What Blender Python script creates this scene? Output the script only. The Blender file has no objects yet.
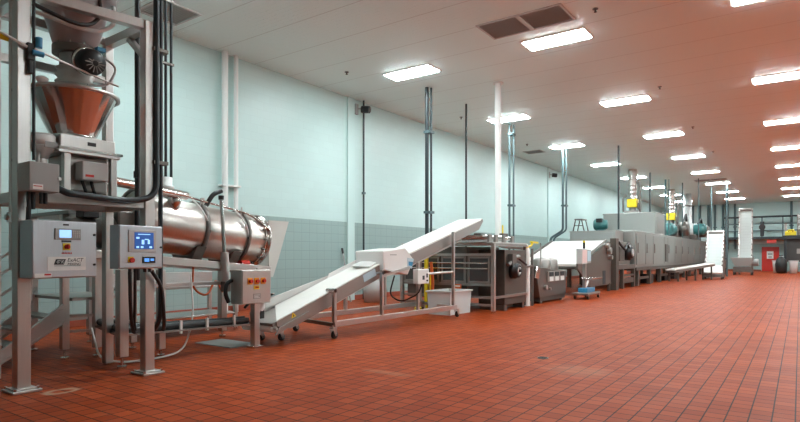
import bpy, bmesh, math, random
from mathutils import Vector, Matrix
random.seed(7)
SC = bpy.context.scene
COL = SC.collection
PI = math.pi
ORG = {}

# ------------------------------------------------------------------ materials
def nt(name):
    m = bpy.data.materials.new(name); m.use_nodes = True
    t = m.node_tree
    return m, t, t.nodes['Principled BSDF'], t.nodes.new, t.links.new

def plain(name, col, rough=0.5, metal=0.0, emit=None, estr=0.0, noise=0.0, nscale=6.0, spec=None):
    m, t, b, N, L = nt(name)
    b.inputs['Base Color'].default_value = (*col, 1)
    b.inputs['Roughness'].default_value = rough
    b.inputs['Metallic'].default_value = metal
    if spec is not None: b.inputs['Specular IOR Level'].default_value = spec
    if emit:
        b.inputs['Emission Color'].default_value = (*emit, 1)
        b.inputs['Emission Strength'].default_value = estr
    if noise:
        tc = N('ShaderNodeTexCoord'); n = N('ShaderNodeTexNoise'); n.inputs['Scale'].default_value = nscale
        n.inputs['Detail'].default_value = 4
        L(tc.outputs['Object'], n.inputs['Vector'])
        mx = N('ShaderNodeMix'); mx.data_type = 'RGBA'
        mx.inputs['A'].default_value = (*[c * (1 - noise) for c in col], 1)
        mx.inputs['B'].default_value = (*[min(1, c * (1 + noise)) for c in col], 1)
        L(n.outputs['Fac'], mx.inputs['Factor']); L(mx.outputs['Result'], b.inputs['Base Color'])
        mr = N('ShaderNodeMapRange'); mr.inputs['To Min'].default_value = max(0.02, rough * (1 - noise)); mr.inputs['To Max'].default_value = min(1, rough * (1 + noise))
        L(n.outputs['Fac'], mr.inputs['Value']); L(mr.outputs['Result'], b.inputs['Roughness'])
    return m

def brushed(name, col, rough, axis='Z', strength=0.06):
    m, t, b, N, L = nt(name)
    b.inputs['Metallic'].default_value = 1.0
    tc = N('ShaderNodeTexCoord'); mp = N('ShaderNodeMapping')
    sc = {'Z': (60, 60, 1.5), 'Y': (60, 1.5, 60), 'X': (1.5, 60, 60), 'C': (1.0, 70, 1.0)}[axis]
    mp.inputs['Scale'].default_value = sc
    n = N('ShaderNodeTexNoise'); n.inputs['Scale'].default_value = 2.0; n.inputs['Detail'].default_value = 3
    L(tc.outputs['Object'], mp.inputs['Vector']); L(mp.outputs['Vector'], n.inputs['Vector'])
    mr = N('ShaderNodeMapRange'); mr.inputs['To Min'].default_value = rough * 0.75; mr.inputs['To Max'].default_value = rough * 1.3
    L(n.outputs['Fac'], mr.inputs['Value']); L(mr.outputs['Result'], b.inputs['Roughness'])
    mx = N('ShaderNodeMix'); mx.data_type = 'RGBA'
    mx.inputs['A'].default_value = (*[c * 0.9 for c in col], 1); mx.inputs['B'].default_value = (*[min(1, c * 1.08) for c in col], 1)
    L(n.outputs['Fac'], mx.inputs['Factor']); L(mx.outputs['Result'], b.inputs['Base Color'])
    bp = N('ShaderNodeBump'); bp.inputs['Strength'].default_value = strength; bp.inputs['Distance'].default_value = 0.002
    L(n.outputs['Fac'], bp.inputs['Height']); L(bp.outputs['Normal'], b.inputs['Normal'])
    return m

def emission(name, col, s):
    m, t, b, N, L = nt(name)
    b.inputs['Base Color'].default_value = (*col, 1); b.inputs['Roughness'].default_value = 0.4
    b.inputs['Emission Color'].default_value = (*col, 1); b.inputs['Emission Strength'].default_value = s
    return m

M = {}
M['steel'] = brushed('stainless_steel', (0.60, 0.58, 0.56), 0.34)
M['steel_h'] = brushed('stainless_steel_brushed_along', (0.62, 0.61, 0.60), 0.30, 'Y')
M['steel_blue'] = brushed('cabinet_steel', (0.56, 0.59, 0.63), 0.36, 'Z', 0.10)
M['polish'] = plain('polished_steel', (0.66, 0.64, 0.62), 0.17, 1.0)
M['drum'] = brushed('drum_steel', (0.62, 0.585, 0.55), 0.33, 'C', 0.05)
M['conesteel'] = plain('satin_cone_steel', (0.50, 0.49, 0.50), 0.42, 0.45, noise=0.08, nscale=2.0)
M['hopper'] = plain('hopper_steel', (0.68, 0.67, 0.66), 0.13, 0.92)
M['dull'] = brushed('dull_steel', (0.36, 0.34, 0.32), 0.42)
M['beltgrey'] = plain('pale_elevator_belt', (0.60, 0.66, 0.64), 0.45)
M['dark'] = plain('dark_steel', (0.17, 0.155, 0.14), 0.42, 0.7, noise=0.25)
M['oven'] = brushed('oven_steel', (0.44, 0.44, 0.42), 0.38, 'Z', 0.15)
M['oven_dark'] = plain('oven_frame_steel', (0.12, 0.105, 0.09), 0.45, 0.6, noise=0.2)
M['grey_dark'] = plain('dark_grey_paint', (0.06, 0.06, 0.058), 0.5)
M['black'] = plain('black_rubber', (0.012, 0.013, 0.014), 0.45)
M['blackpipe'] = plain('black_painted_pipe', (0.02, 0.03, 0.035), 0.35)
M['pipe'] = plain('galvanised_conduit', (0.09, 0.14, 0.15), 0.45, 0.1)
M['white'] = plain('white_plastic', (0.80, 0.80, 0.78), 0.35)
M['belt'] = plain('white_belt', (0.78, 0.76, 0.72), 0.5, noise=0.05)
M['whitepaint'] = plain('white_painted_pipe', (0.82, 0.84, 0.82), 0.4)
M['binwhite'] = plain('white_bin_plastic', (0.72, 0.74, 0.73), 0.45)
M['grey'] = plain('grey_paint', (0.35, 0.36, 0.35), 0.45)
M['lightgrey'] = plain('light_grey_paint', (0.55, 0.56, 0.55), 0.45)
M['yellow'] = plain('yellow_paint', (0.85, 0.66, 0.02), 0.4)
M['amber'] = plain('amber_plastic', (0.80, 0.30, 0.01), 0.35)
M['red'] = plain('red_paint', (0.55, 0.025, 0.015), 0.4)
M['orange'] = plain('orange_label', (0.75, 0.14, 0.03), 0.5)
M['labelwhite'] = plain('label_white', (0.80, 0.82, 0.80), 0.5)
M['labelblue'] = plain('label_blue', (0.45, 0.62, 0.70), 0.5)
M['blue'] = plain('blue_plastic', (0.03, 0.25, 0.45), 0.4)
M['ink'] = plain('black_ink', (0.02, 0.03, 0.035), 0.5)
M['teal'] = plain('teal_motor', (0.05, 0.20, 0.20), 0.4)
M['concrete'] = plain('grey_plate', (0.33, 0.34, 0.33), 0.6)
M['lens'] = plain('smoked_guard', (0.10, 0.10, 0.10), 0.12, 0.3)
M['chutefilm'] = plain('milky_chute_sheet', (0.62, 0.62, 0.58), 0.25, noise=0.05)
M['vent'] = plain('vent_grille', (0.40, 0.39, 0.37), 0.6)
M['sprinkler'] = plain('sprinkler_metal', (0.10, 0.09, 0.085), 0.5)
M['screen'] = emission('lit_blue_screen', (0.10, 0.33, 0.85), 0.9)
M['screen_dark'] = emission('lit_dark_blue_screen', (0.015, 0.07, 0.26), 0.8)
M['screen_bright'] = emission('lit_pale_blue_screen', (0.35, 0.65, 1.0), 0.9)
M['redglow'] = emission('lit_red_lettering', (0.95, 0.08, 0.08), 1.0)
M['lamp'] = emission('light_diffuser', (0.86, 0.98, 1.0), 58.0)
M['signface'] = plain('sign_face', (0.80, 0.62, 0.60), 0.4)

def floor_mat():
    m, t, b, N, L = nt('quarry_tile_floor')
    tc = N('ShaderNodeTexCoord'); mp = N('ShaderNodeMapping')
    mp.inputs['Location'].default_value = (0.03, 0.05, 0)
    br = N('ShaderNodeTexBrick'); br.offset = 0.0; br.squash = 1.0
    br.inputs['Scale'].default_value = 1.0
    br.inputs['Brick Width'].default_value = 0.158; br.inputs['Row Height'].default_value = 0.158
    br.inputs['Mortar Size'].default_value = 0.0062; br.inputs['Mortar Smooth'].default_value = 0.2
    br.inputs['Bias'].default_value = 0.0
    br.inputs['Color1'].default_value = (0.39, 0.068, 0.017, 1); br.inputs['Color2'].default_value = (0.285, 0.043, 0.010, 1)
    br.inputs['Mortar'].default_value = (0.04, 0.009, 0.005, 1)
    L(tc.outputs['Object'], mp.inputs['Vector']); L(mp.outputs['Vector'], br.inputs['Vector'])
    n = N('ShaderNodeTexNoise'); n.inputs['Scale'].default_value = 0.55; n.inputs['Detail'].default_value = 6; n.inputs['Roughness'].default_value = 0.6
    L(tc.outputs['Object'], n.inputs['Vector'])
    hsv = N('ShaderNodeHueSaturation')
    mr = N('ShaderNodeMapRange'); mr.inputs['To Min'].default_value = 0.72; mr.inputs['To Max'].default_value = 1.28
    L(n.outputs['Fac'], mr.inputs['Value']); L(mr.outputs['Result'], hsv.inputs['Value']); L(br.outputs['Color'], hsv.inputs['Color'])
    # pale scuffs: thin worn patches
    n2 = N('ShaderNodeTexNoise'); n2.inputs['Scale'].default_value = 2.3; n2.inputs['Detail'].default_value = 9; n2.inputs['Roughness'].default_value = 0.7; n2.inputs['Distortion'].default_value = 0.8
    L(tc.outputs['Object'], n2.inputs['Vector'])
    cr = N('ShaderNodeValToRGB'); cr.color_ramp.elements[0].position = 0.66; cr.color_ramp.elements[1].position = 0.80
    cr.color_ramp.elements[1].color = (0.5, 0.5, 0.5, 1)
    L(n2.outputs['Fac'], cr.inputs['Fac'])
    mx = N('ShaderNodeMix'); mx.data_type = 'RGBA'; mx.inputs['B'].default_value = (0.50, 0.30, 0.22, 1)
    L(cr.outputs['Color'], mx.inputs['Factor']); L(hsv.outputs['Color'], mx.inputs['A'])
    prev = mx.outputs['Result']
    for (cx, cy, rx, ry, inner, amt) in ((-5.98, 2.62, .13, .20, .45, .75), (-3.9, 5.2, .4, .10, 0.0, .16), (-2.1, 6.6, .5, .4, .0, .12)):
        q = N('ShaderNodeMapping'); q.inputs['Location'].default_value = (-cx / rx, -cy / ry, 0); q.inputs['Scale'].default_value = (1 / rx, 1 / ry, 1)
        L(tc.outputs['Object'], q.inputs['Vector'])
        ln = N('ShaderNodeVectorMath'); ln.operation = 'LENGTH'; L(q.outputs['Vector'], ln.inputs[0])
        wob = N('ShaderNodeMath'); wob.operation = 'MULTIPLY_ADD'; wob.inputs[1].default_value = 1.2; L(n2.outputs['Fac'], wob.inputs[0]); L(ln.outputs['Value'], wob.inputs[2])
        rp = N('ShaderNodeValToRGB'); el = rp.color_ramp.elements
        el[0].position = 0.62; el[0].color = ((0, 0, 0, 1) if inner else (amt, amt, amt, 1)); el[1].position = 1.0; el[1].color = (0, 0, 0, 1)
        if inner:
            k = el.new(0.80); k.color = (amt, amt, amt, 1)
        hf = N('ShaderNodeMath'); hf.operation = 'DIVIDE'; hf.inputs[1].default_value = 1.6; L(wob.outputs[0], hf.inputs[0])
        L(hf.outputs[0], rp.inputs['Fac'])
        m2 = N('ShaderNodeMix'); m2.data_type = 'RGBA'; m2.inputs['B'].default_value = (0.55, 0.42, 0.30, 1)
        L(rp.outputs['Color'], m2.inputs['Factor']); L(prev, m2.inputs['A']); prev = m2.outputs['Result']
    L(prev, b.inputs['Base Color'])
    r = N('ShaderNodeMapRange'); b.inputs['Specular IOR Level'].default_value = 0.035
    r.inputs['To Min'].default_value = 0.36; r.inputs['To Max'].default_value = 0.52
    L(n2.outputs['Fac'], r.inputs['Value']); L(r.outputs['Result'], b.inputs['Roughness'])
    bp = N('ShaderNodeBump'); bp.inputs['Strength'].default_value = 0.35; bp.inputs['Distance'].default_value = 0.004; bp.invert = True
    L(br.outputs['Fac'], bp.inputs['Height']); L(bp.outputs['Normal'], b.inputs['Normal'])
    return m

def block_mat(name, axis, upper, lower, split, kerb=None):
    """glazed / painted block wall; axis = horizontal world axis of the wall."""
    m, t, b, N, L = nt(name)
    tc = N('ShaderNodeTexCoord'); sp = N('ShaderNodeSeparateXYZ'); cb = N('ShaderNodeCombineXYZ')
    L(tc.outputs['Object'], sp.inputs['Vector'])
    L(sp.outputs[axis], cb.inputs['X']); L(sp.outputs['Z'], cb.inputs['Y'])
    def brick(w, h, off, c, mort):
        br = N('ShaderNodeTexBrick'); br.offset = off
        br.inputs['Scale'].default_value = 1; br.inputs['Brick Width'].default_value = w; br.inputs['Row Height'].default_value = h
        br.inputs['Mortar Size'].default_value = 0.006; br.inputs['Mortar Smooth'].default_value = 0.5
        br.inputs['Color1'].default_value = (*c, 1); br.inputs['Color2'].default_value = (*[x * 0.97 for x in c], 1)
        br.inputs['Mortar'].default_value = (*mort, 1)
        L(cb.outputs['Vector'], br.inputs['Vector']); return br
    up = brick(0.406, 0.203, 0.5, upper, [c * 0.93 for c in upper])
    lo = brick(0.30, 0.25, 0.0, lower, [c * 0.72 for c in lower])
    gt = N('ShaderNodeMath'); gt.operation = 'GREATER_THAN'; gt.inputs[1].default_value = split
    L(sp.outputs['Z'], gt.inputs[0])
    mx = N('ShaderNodeMix'); mx.data_type = 'RGBA'
    L(gt.outputs[0], mx.inputs['Factor']); L(lo.outputs['Color'], mx.inputs['A']); L(up.outputs['Color'], mx.inputs['B'])
    L(mx.outputs['Result'], b.inputs['Base Color'])
    mh = N('ShaderNodeMix'); L(gt.outputs[0], mh.inputs['Factor']); L(lo.outputs['Fac'], mh.inputs['A']); L(up.outputs['Fac'], mh.inputs['B'])
    bp = N('ShaderNodeBump'); bp.inputs['Strength'].default_value = 0.25; bp.inputs['Distance'].default_value = 0.004; bp.invert = True
    L(mh.outputs['Result'], bp.inputs['Height']); L(bp.outputs['Normal'], b.inputs['Normal'])
    b.inputs['Roughness'].default_value = 0.38
    return m

def ceil_mat():
    m, t, b, N, L = nt('ribbed_ceiling_panels')
    tc = N('ShaderNodeTexCoord'); sp = N('ShaderNodeSeparateXYZ'); L(tc.outputs['Object'], sp.inputs['Vector'])
    def saw(period):
        d = N('ShaderNodeMath'); d.operation = 'DIVIDE'; d.inputs[1].default_value = period; L(sp.outputs['Y'], d.inputs[0])
        f = N('ShaderNodeMath'); f.operation = 'FRACT'; L(d.outputs[0], f.inputs[0]); return f
    seam = saw(1.18)
    c = N('ShaderNodeMath'); c.operation = 'LESS_THAN'; c.inputs[1].default_value = 0.018; L(seam.outputs[0], c.inputs[0])
    mx = N('ShaderNodeMix'); mx.data_type = 'RGBA'; mx.inputs['A'].default_value = (0.80, 0.95, 0.94, 1); mx.inputs['B'].default_value = (0.60, 0.70, 0.68, 1)
    L(c.outputs[0], mx.inputs['Factor']); L(mx.outputs['Result'], b.inputs['Base Color'])
    rib = saw(0.118)
    tri = N('ShaderNodeMath'); tri.operation = 'PINGPONG'; tri.inputs[1].default_value = 0.5; L(rib.outputs[0], tri.inputs[0])
    gt = N('ShaderNodeMath'); gt.operation = 'GREATER_THAN'; gt.inputs[1].default_value = 0.10; L(tri.outputs[0], gt.inputs[0])
    bp = N('ShaderNodeBump'); bp.inputs['Strength'].default_value = 1.0; bp.inputs['Distance'].default_value = 0.02
    L(gt.outputs[0], bp.inputs['Height']); L(bp.outputs['Normal'], b.inputs['Normal'])
    b.inputs['Roughness'].default_value = 0.38
    return m

AQUA = (0.55, 0.725, 0.705)
GREYGREEN = (0.30, 0.42, 0.405)
M['floor'] = floor_mat()
M['wall_y'] = block_mat('block_wall_along', 'Y', AQUA, GREYGREEN, 2.38)
M['wall_x'] = block_mat('block_wall_across', 'X', AQUA, GREYGREEN, 2.45)
M['ceiling'] = ceil_mat()
M['aqua'] = plain('aqua_paint', AQUA, 0.4)
M['cove'] = plain('red_cove_tile', (0.28, 0.06, 0.03), 0.45, noise=0.15)

# ------------------------------------------------------------------ mesh builder
class MB:
    def __init__(self): self.bm = bmesh.new(); self.cur = 0
    def _new(self, vs, fs, smooth=False):
        v = [self.bm.verts.new(p) for p in vs]
        out = []
        for f in fs:
            try:
                fc = self.bm.faces.new([v[i] for i in f]); fc.smooth = smooth; fc.material_index = self.cur; out.append(fc)
            except ValueError: pass
        return out
    def mat(self, i): self.cur = i; return self
    def box(self, a, b):
        x0, x1 = sorted((a[0], b[0])); y0, y1 = sorted((a[1], b[1])); z0, z1 = sorted((a[2], b[2]))
        vs = [(x, y, z) for z in (z0, z1) for y in (y0, y1) for x in (x0, x1)]
        self._new(vs, [(0, 2, 3, 1), (4, 5, 7, 6), (0, 1, 5, 4), (1, 3, 7, 5), (3, 2, 6, 7), (2, 0, 4, 6)]); return self
    def cbox(self, c, s): return self.box([c[i] - s[i] / 2 for i in range(3)], [c[i] + s[i] / 2 for i in range(3)])
    def bar(self, p, q, w, h, up=(0, 0, 1)):
        p, q = Vector(p), Vector(q); d = (q - p).normalized(); u = Vector(up)
        if abs(d.dot(u)) > 0.99: u = Vector((0, 1, 0))
        s = d.cross(u).normalized(); u = s.cross(d).normalized()
        vs = [c + s * (a * w / 2) + u * (b * h / 2) for c in (p, q) for a, b in ((-1, -1), (1, -1), (1, 1), (-1, 1))]
        self._new(vs, [(3, 2, 1, 0), (4, 5, 6, 7), (0, 1, 5, 4), (1, 2, 6, 5), (2, 3, 7, 6), (3, 0, 4, 7)]); return self
    def cone(self, p, q, r0, r1, n=20, caps=True):
        p, q = Vector(p), Vector(q); d = (q - p).normalized()
        s = d.orthogonal().normalized(); u = d.cross(s)
        ring = lambda c, r: [c + (s * math.cos(2 * PI * i / n) + u * math.sin(2 * PI * i / n)) * r for i in range(n)]
        vs = ring(p, r0) + ring(q, r1)
        self._new(vs, [(i, (i + 1) % n, n + (i + 1) % n, n + i) for i in range(n)], True)
        if caps:
            self._new(ring(p, r0), [tuple(reversed(range(n)))]); self._new(ring(q, r1), [tuple(range(n))])
        return self
    def cyl(self, p, q, r, n=16, caps=True): return self.cone(p, q, r, r, n, caps)
    def lathe(self, p, q, prof, n=28):
        """prof: list of (t along p->q, radius)"""
        p, q = Vector(p), Vector(q); d = (q - p); e = d.normalized(); s = e.orthogonal().normalized(); u = e.cross(s)
        vs = []
        for t, r in prof:
            c = p + d * t
            vs += [c + (s * math.cos(2 * PI * i / n) + u * math.sin(2 * PI * i / n)) * r for i in range(n)]
        fs = []
        for k in range(len(prof) - 1):
            fs += [(k * n + i, k * n + (i + 1) % n, (k + 1) * n + (i + 1) % n, (k + 1) * n + i) for i in range(n)]
        self._new(vs, fs, True); return self
    def path(self, pts, r, n=10, rad=0.12, seg=5):
        """round tube along a polyline with rounded corners"""
        pts = [Vector(p) for p in pts]; out = [pts[0]]
        for i in range(1, len(pts) - 1):
            a, b, c = pts[i - 1], pts[i], pts[i + 1]
            k = min(rad, (b - a).length * 0.45, (c - b).length * 0.45)
            s, e = b + (a - b).normalized() * k, b + (c - b).normalized() * k
            for j in range(seg + 1):
                t = j / seg; out.append(s * (1 - t) ** 2 + b * 2 * t * (1 - t) + e * t * t)
        out.append(pts[-1])
        d0 = (out[1] - out[0]).normalized(); s = d0.orthogonal().normalized()
        vs = []
        for i, c in enumerate(out):
            a = out[max(i - 1, 0)]; b = out[min(i + 1, len(out) - 1)]
            d = (b - a).normalized(); s = (s - d * s.dot(d)).normalized(); u = d.cross(s)
            vs += [c + (s * math.cos(2 * PI * k / n) + u * math.sin(2 * PI * k / n)) * r for k in range(n)]
        fs = []
        for i in range(len(out) - 1):
            fs += [(i * n + k, i * n + (k + 1) % n, (i + 1) * n + (k + 1) % n, (i + 1) * n + k) for k in range(n)]
        m = len(out) - 1
        self._new(vs, fs, True)
        self._new(vs[:n], [tuple(reversed(range(n)))]); self._new(vs[m * n:], [tuple(range(n))])
        return self
    def prism(self, poly, ext):
        e = Vector(ext); n = len(poly); vs = [Vector(p) for p in poly]; vs += [v + e for v in vs]
        self._new(vs, [tuple(range(n)), tuple(reversed(range(n, 2 * n)))] + [(i, n + i, n + (i + 1) % n, (i + 1) % n) for i in range(n)]); return self
    def quad(self, pts, th):
        """a sheet with thickness th along its normal"""
        a, b, c = [Vector(p) for p in pts[:3]]; nn = (b - a).cross(c - a).normalized() * th
        return self.prism(pts, nn)
    def ball(self, c, r, sx=1, sy=1, sz=1, n=14):
        g = bmesh.ops.create_uvsphere(self.bm, u_segments=n, v_segments=n // 2 + 1, radius=r)
        for v in g['verts']: v.co = Vector((v.co.x * sx + c[0], v.co.y * sy + c[1], v.co.z * sz + c[2]))
        fs = set(f for v in g['verts'] for f in v.link_faces)
        for f in fs: f.smooth = True; f.material_index = self.cur
        return self
    def build(self, name, mat, parent=None, bevel=0.0):
        org = Vector((0, 0, 0)); p = parent
        while p is not None:
            if p.name in ORG: org = ORG[p.name]; break
            p = p.parent
        bmesh.ops.recalc_face_normals(self.bm, faces=self.bm.faces)
        me = bpy.data.meshes.new(name)
        if org.length: bmesh.ops.translate(self.bm, verts=self.bm.verts, vec=-org)
        self.bm.to_mesh(me); self.bm.free()
        for mm in (mat if isinstance(mat, (list, tuple)) else [mat]): me.materials.append(M[mm])
        o = bpy.data.objects.new(name, me); COL.objects.link(o)
        if parent is not None: o.parent = parent
        if bevel:
            md = o.modifiers.new('edge', 'BEVEL'); md.width = bevel; md.segments = 2; md.limit_method = 'ANGLE'; md.angle_limit = math.radians(50)
        return o

def thing(name, label, cat, loc, group=None):
    o = bpy.data.objects.new(name, None); COL.objects.link(o); o.empty_display_size = 0.1
    o.location = loc; o['label'] = label; o['category'] = cat
    if group: o['group'] = group
    ORG[o.name] = Vector(loc)
    return o
def tag(o, label, cat, group=None):
    o['label'] = label; o['category'] = cat
    if group: o['group'] = group
    return o
def struct(o, label=None):
    o['kind'] = 'structure'
    if label: o['label'] = label
    return o
def part_label(o, s): o['label'] = s; return o
def dup(root, loc, label=None, group=None):
    r = root.copy(); COL.objects.link(r); r.location = loc; ORG[r.name] = Vector(loc)
    if label: r['label'] = label
    if group: r['group'] = group
    for ch in list(root.children):
        c = ch.copy(); COL.objects.link(c); c.parent = r
        for g in list(ch.children):
            d = g.copy(); COL.objects.link(d); d.parent = c
    return r
def text_part(name, s, size, loc, rot, mat, parent, ext=0.001, shear=0.0, xs=1.0):
    cu = bpy.data.curves.new(name, 'FONT'); cu.body = s; cu.size = size; cu.extrude = ext; cu.align_x = 'CENTER'; cu.align_y = 'CENTER'; cu.shear = shear
    t = bpy.data.objects.new(name, cu); COL.objects.link(t)
    bpy.context.view_layer.update()
    dg = bpy.context.evaluated_depsgraph_get()
    me = bpy.data.meshes.new_from_object(t.evaluated_get(dg))
    bpy.data.objects.remove(t); bpy.data.curves.remove(cu)
    me.materials.clear(); me.materials.append(M[mat])
    from mathutils import Euler
    mt = Euler(rot).to_matrix().to_4x4()
    org = Vector((0, 0, 0)); p = parent
    while p is not None:
        if p.name in ORG: org = ORG[p.name]; break
        p = p.parent
    me.transform(Matrix.Translation(Vector(loc) - org) @ mt @ Matrix.Diagonal((xs, 1, 1, 1)))
    o = bpy.data.objects.new(name, me); COL.objects.link(o)
    if parent is not None: o.parent = parent
    return o
FX = (PI / 2, 0, PI / 2)      # text facing +X
FY = (PI / 2, 0, 0)           # text facing -Y

# ------------------------------------------------------------------ room
XL, XR, YB, YF, ZC = -11.2, 12.0, -4.0, 60.4, 6.18
struct(MB().box((XL - .3, YB - .3, -.2), (XR + .3, YF + .3, 0)).build('floor', 'floor'))
struct(MB().box((XL - .3, YB - .3, ZC), (XR + .3, YF + .3, ZC + .2)).build('ceiling', 'ceiling'))
struct(MB().box((XL - .2, YB, 0), (XL, YF, ZC)).build('wall_left', 'wall_y'))
struct(MB().box((XR, YB, 0), (XR + .2, YF, ZC)).build('wall_right', 'wall_y'))
struct(MB().box((XL - .2, YF, 0), (XR + .2, YF + .2, ZC)).build('wall_far', 'wall_x'))
struct(MB().box((XL - .2, YB - .2, 0), (XR + .2, YB, ZC)).build('wall_near', 'wall_x'))
struct(MB().box((XL, YB, 0), (XL + .03, YF, .15)).build('baseboard_left', 'cove', bevel=.01))
struct(MB().box((XL + .03, YF - .03, 0), (-2.85, YF, .15)).build('baseboard_far', 'cove', bevel=.01))
k = 0
for y in (13.15, 29.8, 46.4):
    k += 1
    struct(MB().box((XL, y - .16, 0), (XL + .05, y + .16, ZC)).build('trim_%d' % k, 'aqua', bevel=.006))

# emergency door in the far wall
def make_door():
    x0, x1, y = -2.80, -1.50, YF
    d = struct(MB().box((x0 + .08, y - .06, 0.01), (x1 - .08, y - .01, 2.10)).build('door_1', 'red'))
    f = MB()
    f.box((x0, y - .09, 0), (x0 + .08, y, 2.18)); f.box((x1 - .08, y - .09, 0), (x1, y, 2.18)); f.box((x0, y - .09, 2.10), (x1, y, 2.18))
    f.build('frame', 'red', d)
    part_label(MB().box((-2.42, y - .075, 1.12), (-1.92, y - .06, 1.80)).build('pane', 'labelwhite', d), 'white notice pane with dark print')
    MB().box((-2.35, y - .085, 1.45), (-1.99, y - .075, 1.62)).box((-2.30, y - .085, 1.22), (-2.04, y - .075, 1.34)).build('notice_print', 'grey', d)
    MB().box((-2.68, y - .13, 1.00), (-1.62, y - .09, 1.08)).box((-2.66, y - .1, 1.0), (-2.6, y - .06, 1.08)).box((-1.7, y - .1, 1.0), (-1.64, y - .06, 1.08)).build('push_bar', 'red', d)
make_door()
t = thing('exit_sign', 'lit red and white exit sign above the red door', 'sign', (-2.05, YF, 2.5))
MB().box((-2.42, YF - .10, 2.46), (-1.68, YF, 2.86)).build('housing', 'signface', t, .01)
text_part('lettering', 'EXIT', .34, (-2.05, YF - .105, 2.66), FY, 'redglow', t)

# ------------------------------------------------------------------ ceiling lights
LX = {3: -9.07, 2: -5.16, 1: -1.09, 0: 2.95, -1: 7.0}
LW, LD, LY, LP = 1.46, 0.667, 11.94, 6.06
def make_light(x, y, label, group):
    t = thing('ceiling_light', label, 'light', (x, y, ZC), group)
    f = MB(); w = .04
    f.box((x, y, ZC - .02), (x + LW, y + w, ZC)); f.box((x, y + LD - w, ZC - .02), (x + LW, y + LD, ZC))
    f.box((x, y + w, ZC - .02), (x + w, y + LD - w, ZC)); f.box((x + LW - w, y + w, ZC - .02), (x + LW, y + LD - w, ZC))
    f.build('frame', 'whitepaint', t)
    d = MB(); g = .03; z0, z1 = ZC - .04, ZC - .005
    lo = [(x + w + g, y + w + g, z0), (x + LW - w - g, y + w + g, z0), (x + LW - w - g, y + LD - w - g, z0), (x + w + g, y + LD - w - g, z0)]
    hi = [(x + w, y + w, z1), (x + LW - w, y + w, z1), (x + LW - w, y + LD - w, z1), (x + w, y + LD - w, z1)]
    d._new(lo + hi, [(3, 2, 1, 0), (0, 1, 5, 4), (1, 2, 6, 5), (2, 3, 7, 6), (3, 0, 4, 7), (4, 5, 6, 7)]); d.build('diffuser', 'lamp', t)
    return t
ORD = ['first', 'second', 'third', 'fourth', 'fifth', 'sixth', 'seventh', 'eighth', 'ninth', 'tenth']
ROWNAME = {3: 'of the row by the aqua wall', 2: 'of the row beside the double vent', 1: 'of the row over the open floor'}
proto = None
for c, x in LX.items():
    for r in range(-1, 8):
        y = LY + LP * r
        if r < 0 and c == 1: continue
        if c in ROWNAME:
            first = {3: -1, 2: 0, 1: 0}[c]
            if r < first: lab = 'white ceiling light panel ' + ROWNAME[c] + ', out of view'
            else: lab = '%s white ceiling light panel from the near end %s' % (ORD[r - first], ROWNAME[c])
        else: lab = 'recessed white ceiling light panel over the empty side of the hall'
        g = {3: 'ceiling lights by the aqua wall', 2: 'ceiling lights of the middle row', 1: 'ceiling lights over the open floor'}.get(c, 'ceiling lights over the empty side')
        if proto is None: proto = make_light(x, y, lab, g)
        else: dup(proto, (x, y, ZC), lab, g)

# vents
def vent(x0, x1, y0, y1, label, panels):
    t = thing('ceiling_vent', label, 'vent', (x0, y0, ZC))
    f = MB(); w = .05; n = panels
    f.box((x0, y0, ZC - .02), (x1, y0 + w, ZC)); f.box((x0, y1 - w, ZC - .02), (x1, y1, ZC))
    f.box((x0, y0 + w, ZC - .02), (x0 + w, y1 - w, ZC)); f.box((x1 - w, y0 + w, ZC - .02), (x1, y1 - w, ZC))
    xs = [x0 + (x1 - x0) * i / n for i in range(n + 1)]
    for i in range(1, n): f.box((xs[i] - w, y0 + w, ZC - .02), (xs[i] + w, y1 - w, ZC))
    f.build('frame', 'lightgrey', t)
    for i in range(n):
        g = MB(); g.box((xs[i] + w, y0 + w, ZC - .004), (xs[i + 1] - w, y1 - w, ZC - .002))
        k = int((y1 - y0 - 2 * w) / .05)
        for j in range(k):
            yy = y0 + w + (j + .5) * (y1 - y0 - 2 * w) / k
            g.quad([(xs[i] + w, yy - .014, ZC - .016), (xs[i + 1] - w, yy - .014, ZC - .016), (xs[i + 1] - w, yy + .014, ZC - .006), (xs[i] + w, yy + .014, ZC - .006)], .003)
        g.build('grille', 'vent', t)
vent(-5.55, -3.72, 10.55, 11.45, 'large double grey vent grille beside a ceiling light', 2)
vent(-10.65, -9.75, 6.0, 6.9, 'square grey ceiling vent above the drum mixer by the wall', 1)
vent(-10.45, -9.6, 24.5, 25.2, 'small grey ceiling vent near the aqua wall', 1)
vent(-5.5, -3.7, 40.0, 40.9, 'far double grey ceiling vent above the oven end', 2)
for i, (x, y) in enumerate([(-9.7, 11.25), (-3.26, 11.19), (-3.26, 17.4), (-3.26, 23.5), (-3.26, 29.5), (-9.6, 17.2), (-9.6, 23.0)]):
    o = MB().cyl((x, y, ZC - .012), (x, y, ZC), .055, 14).cyl((x, y, ZC - .06), (x, y, ZC - .012), .018, 8).cyl((x, y, ZC - .07), (x, y, ZC - .06), .03, 10).build('sprinkler_head', 'sprinkler')
    row = 'over the open floor' if x > -5 else 'by the aqua wall'
    n = i if x > -5 else {0: 1, 5: 2, 6: 3}[i]
    tag(o, '%s dark sprinkler head from the near end of the line %s' % (ORD[n - 1], row), 'sprinkler', 'ceiling sprinklers')

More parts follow.
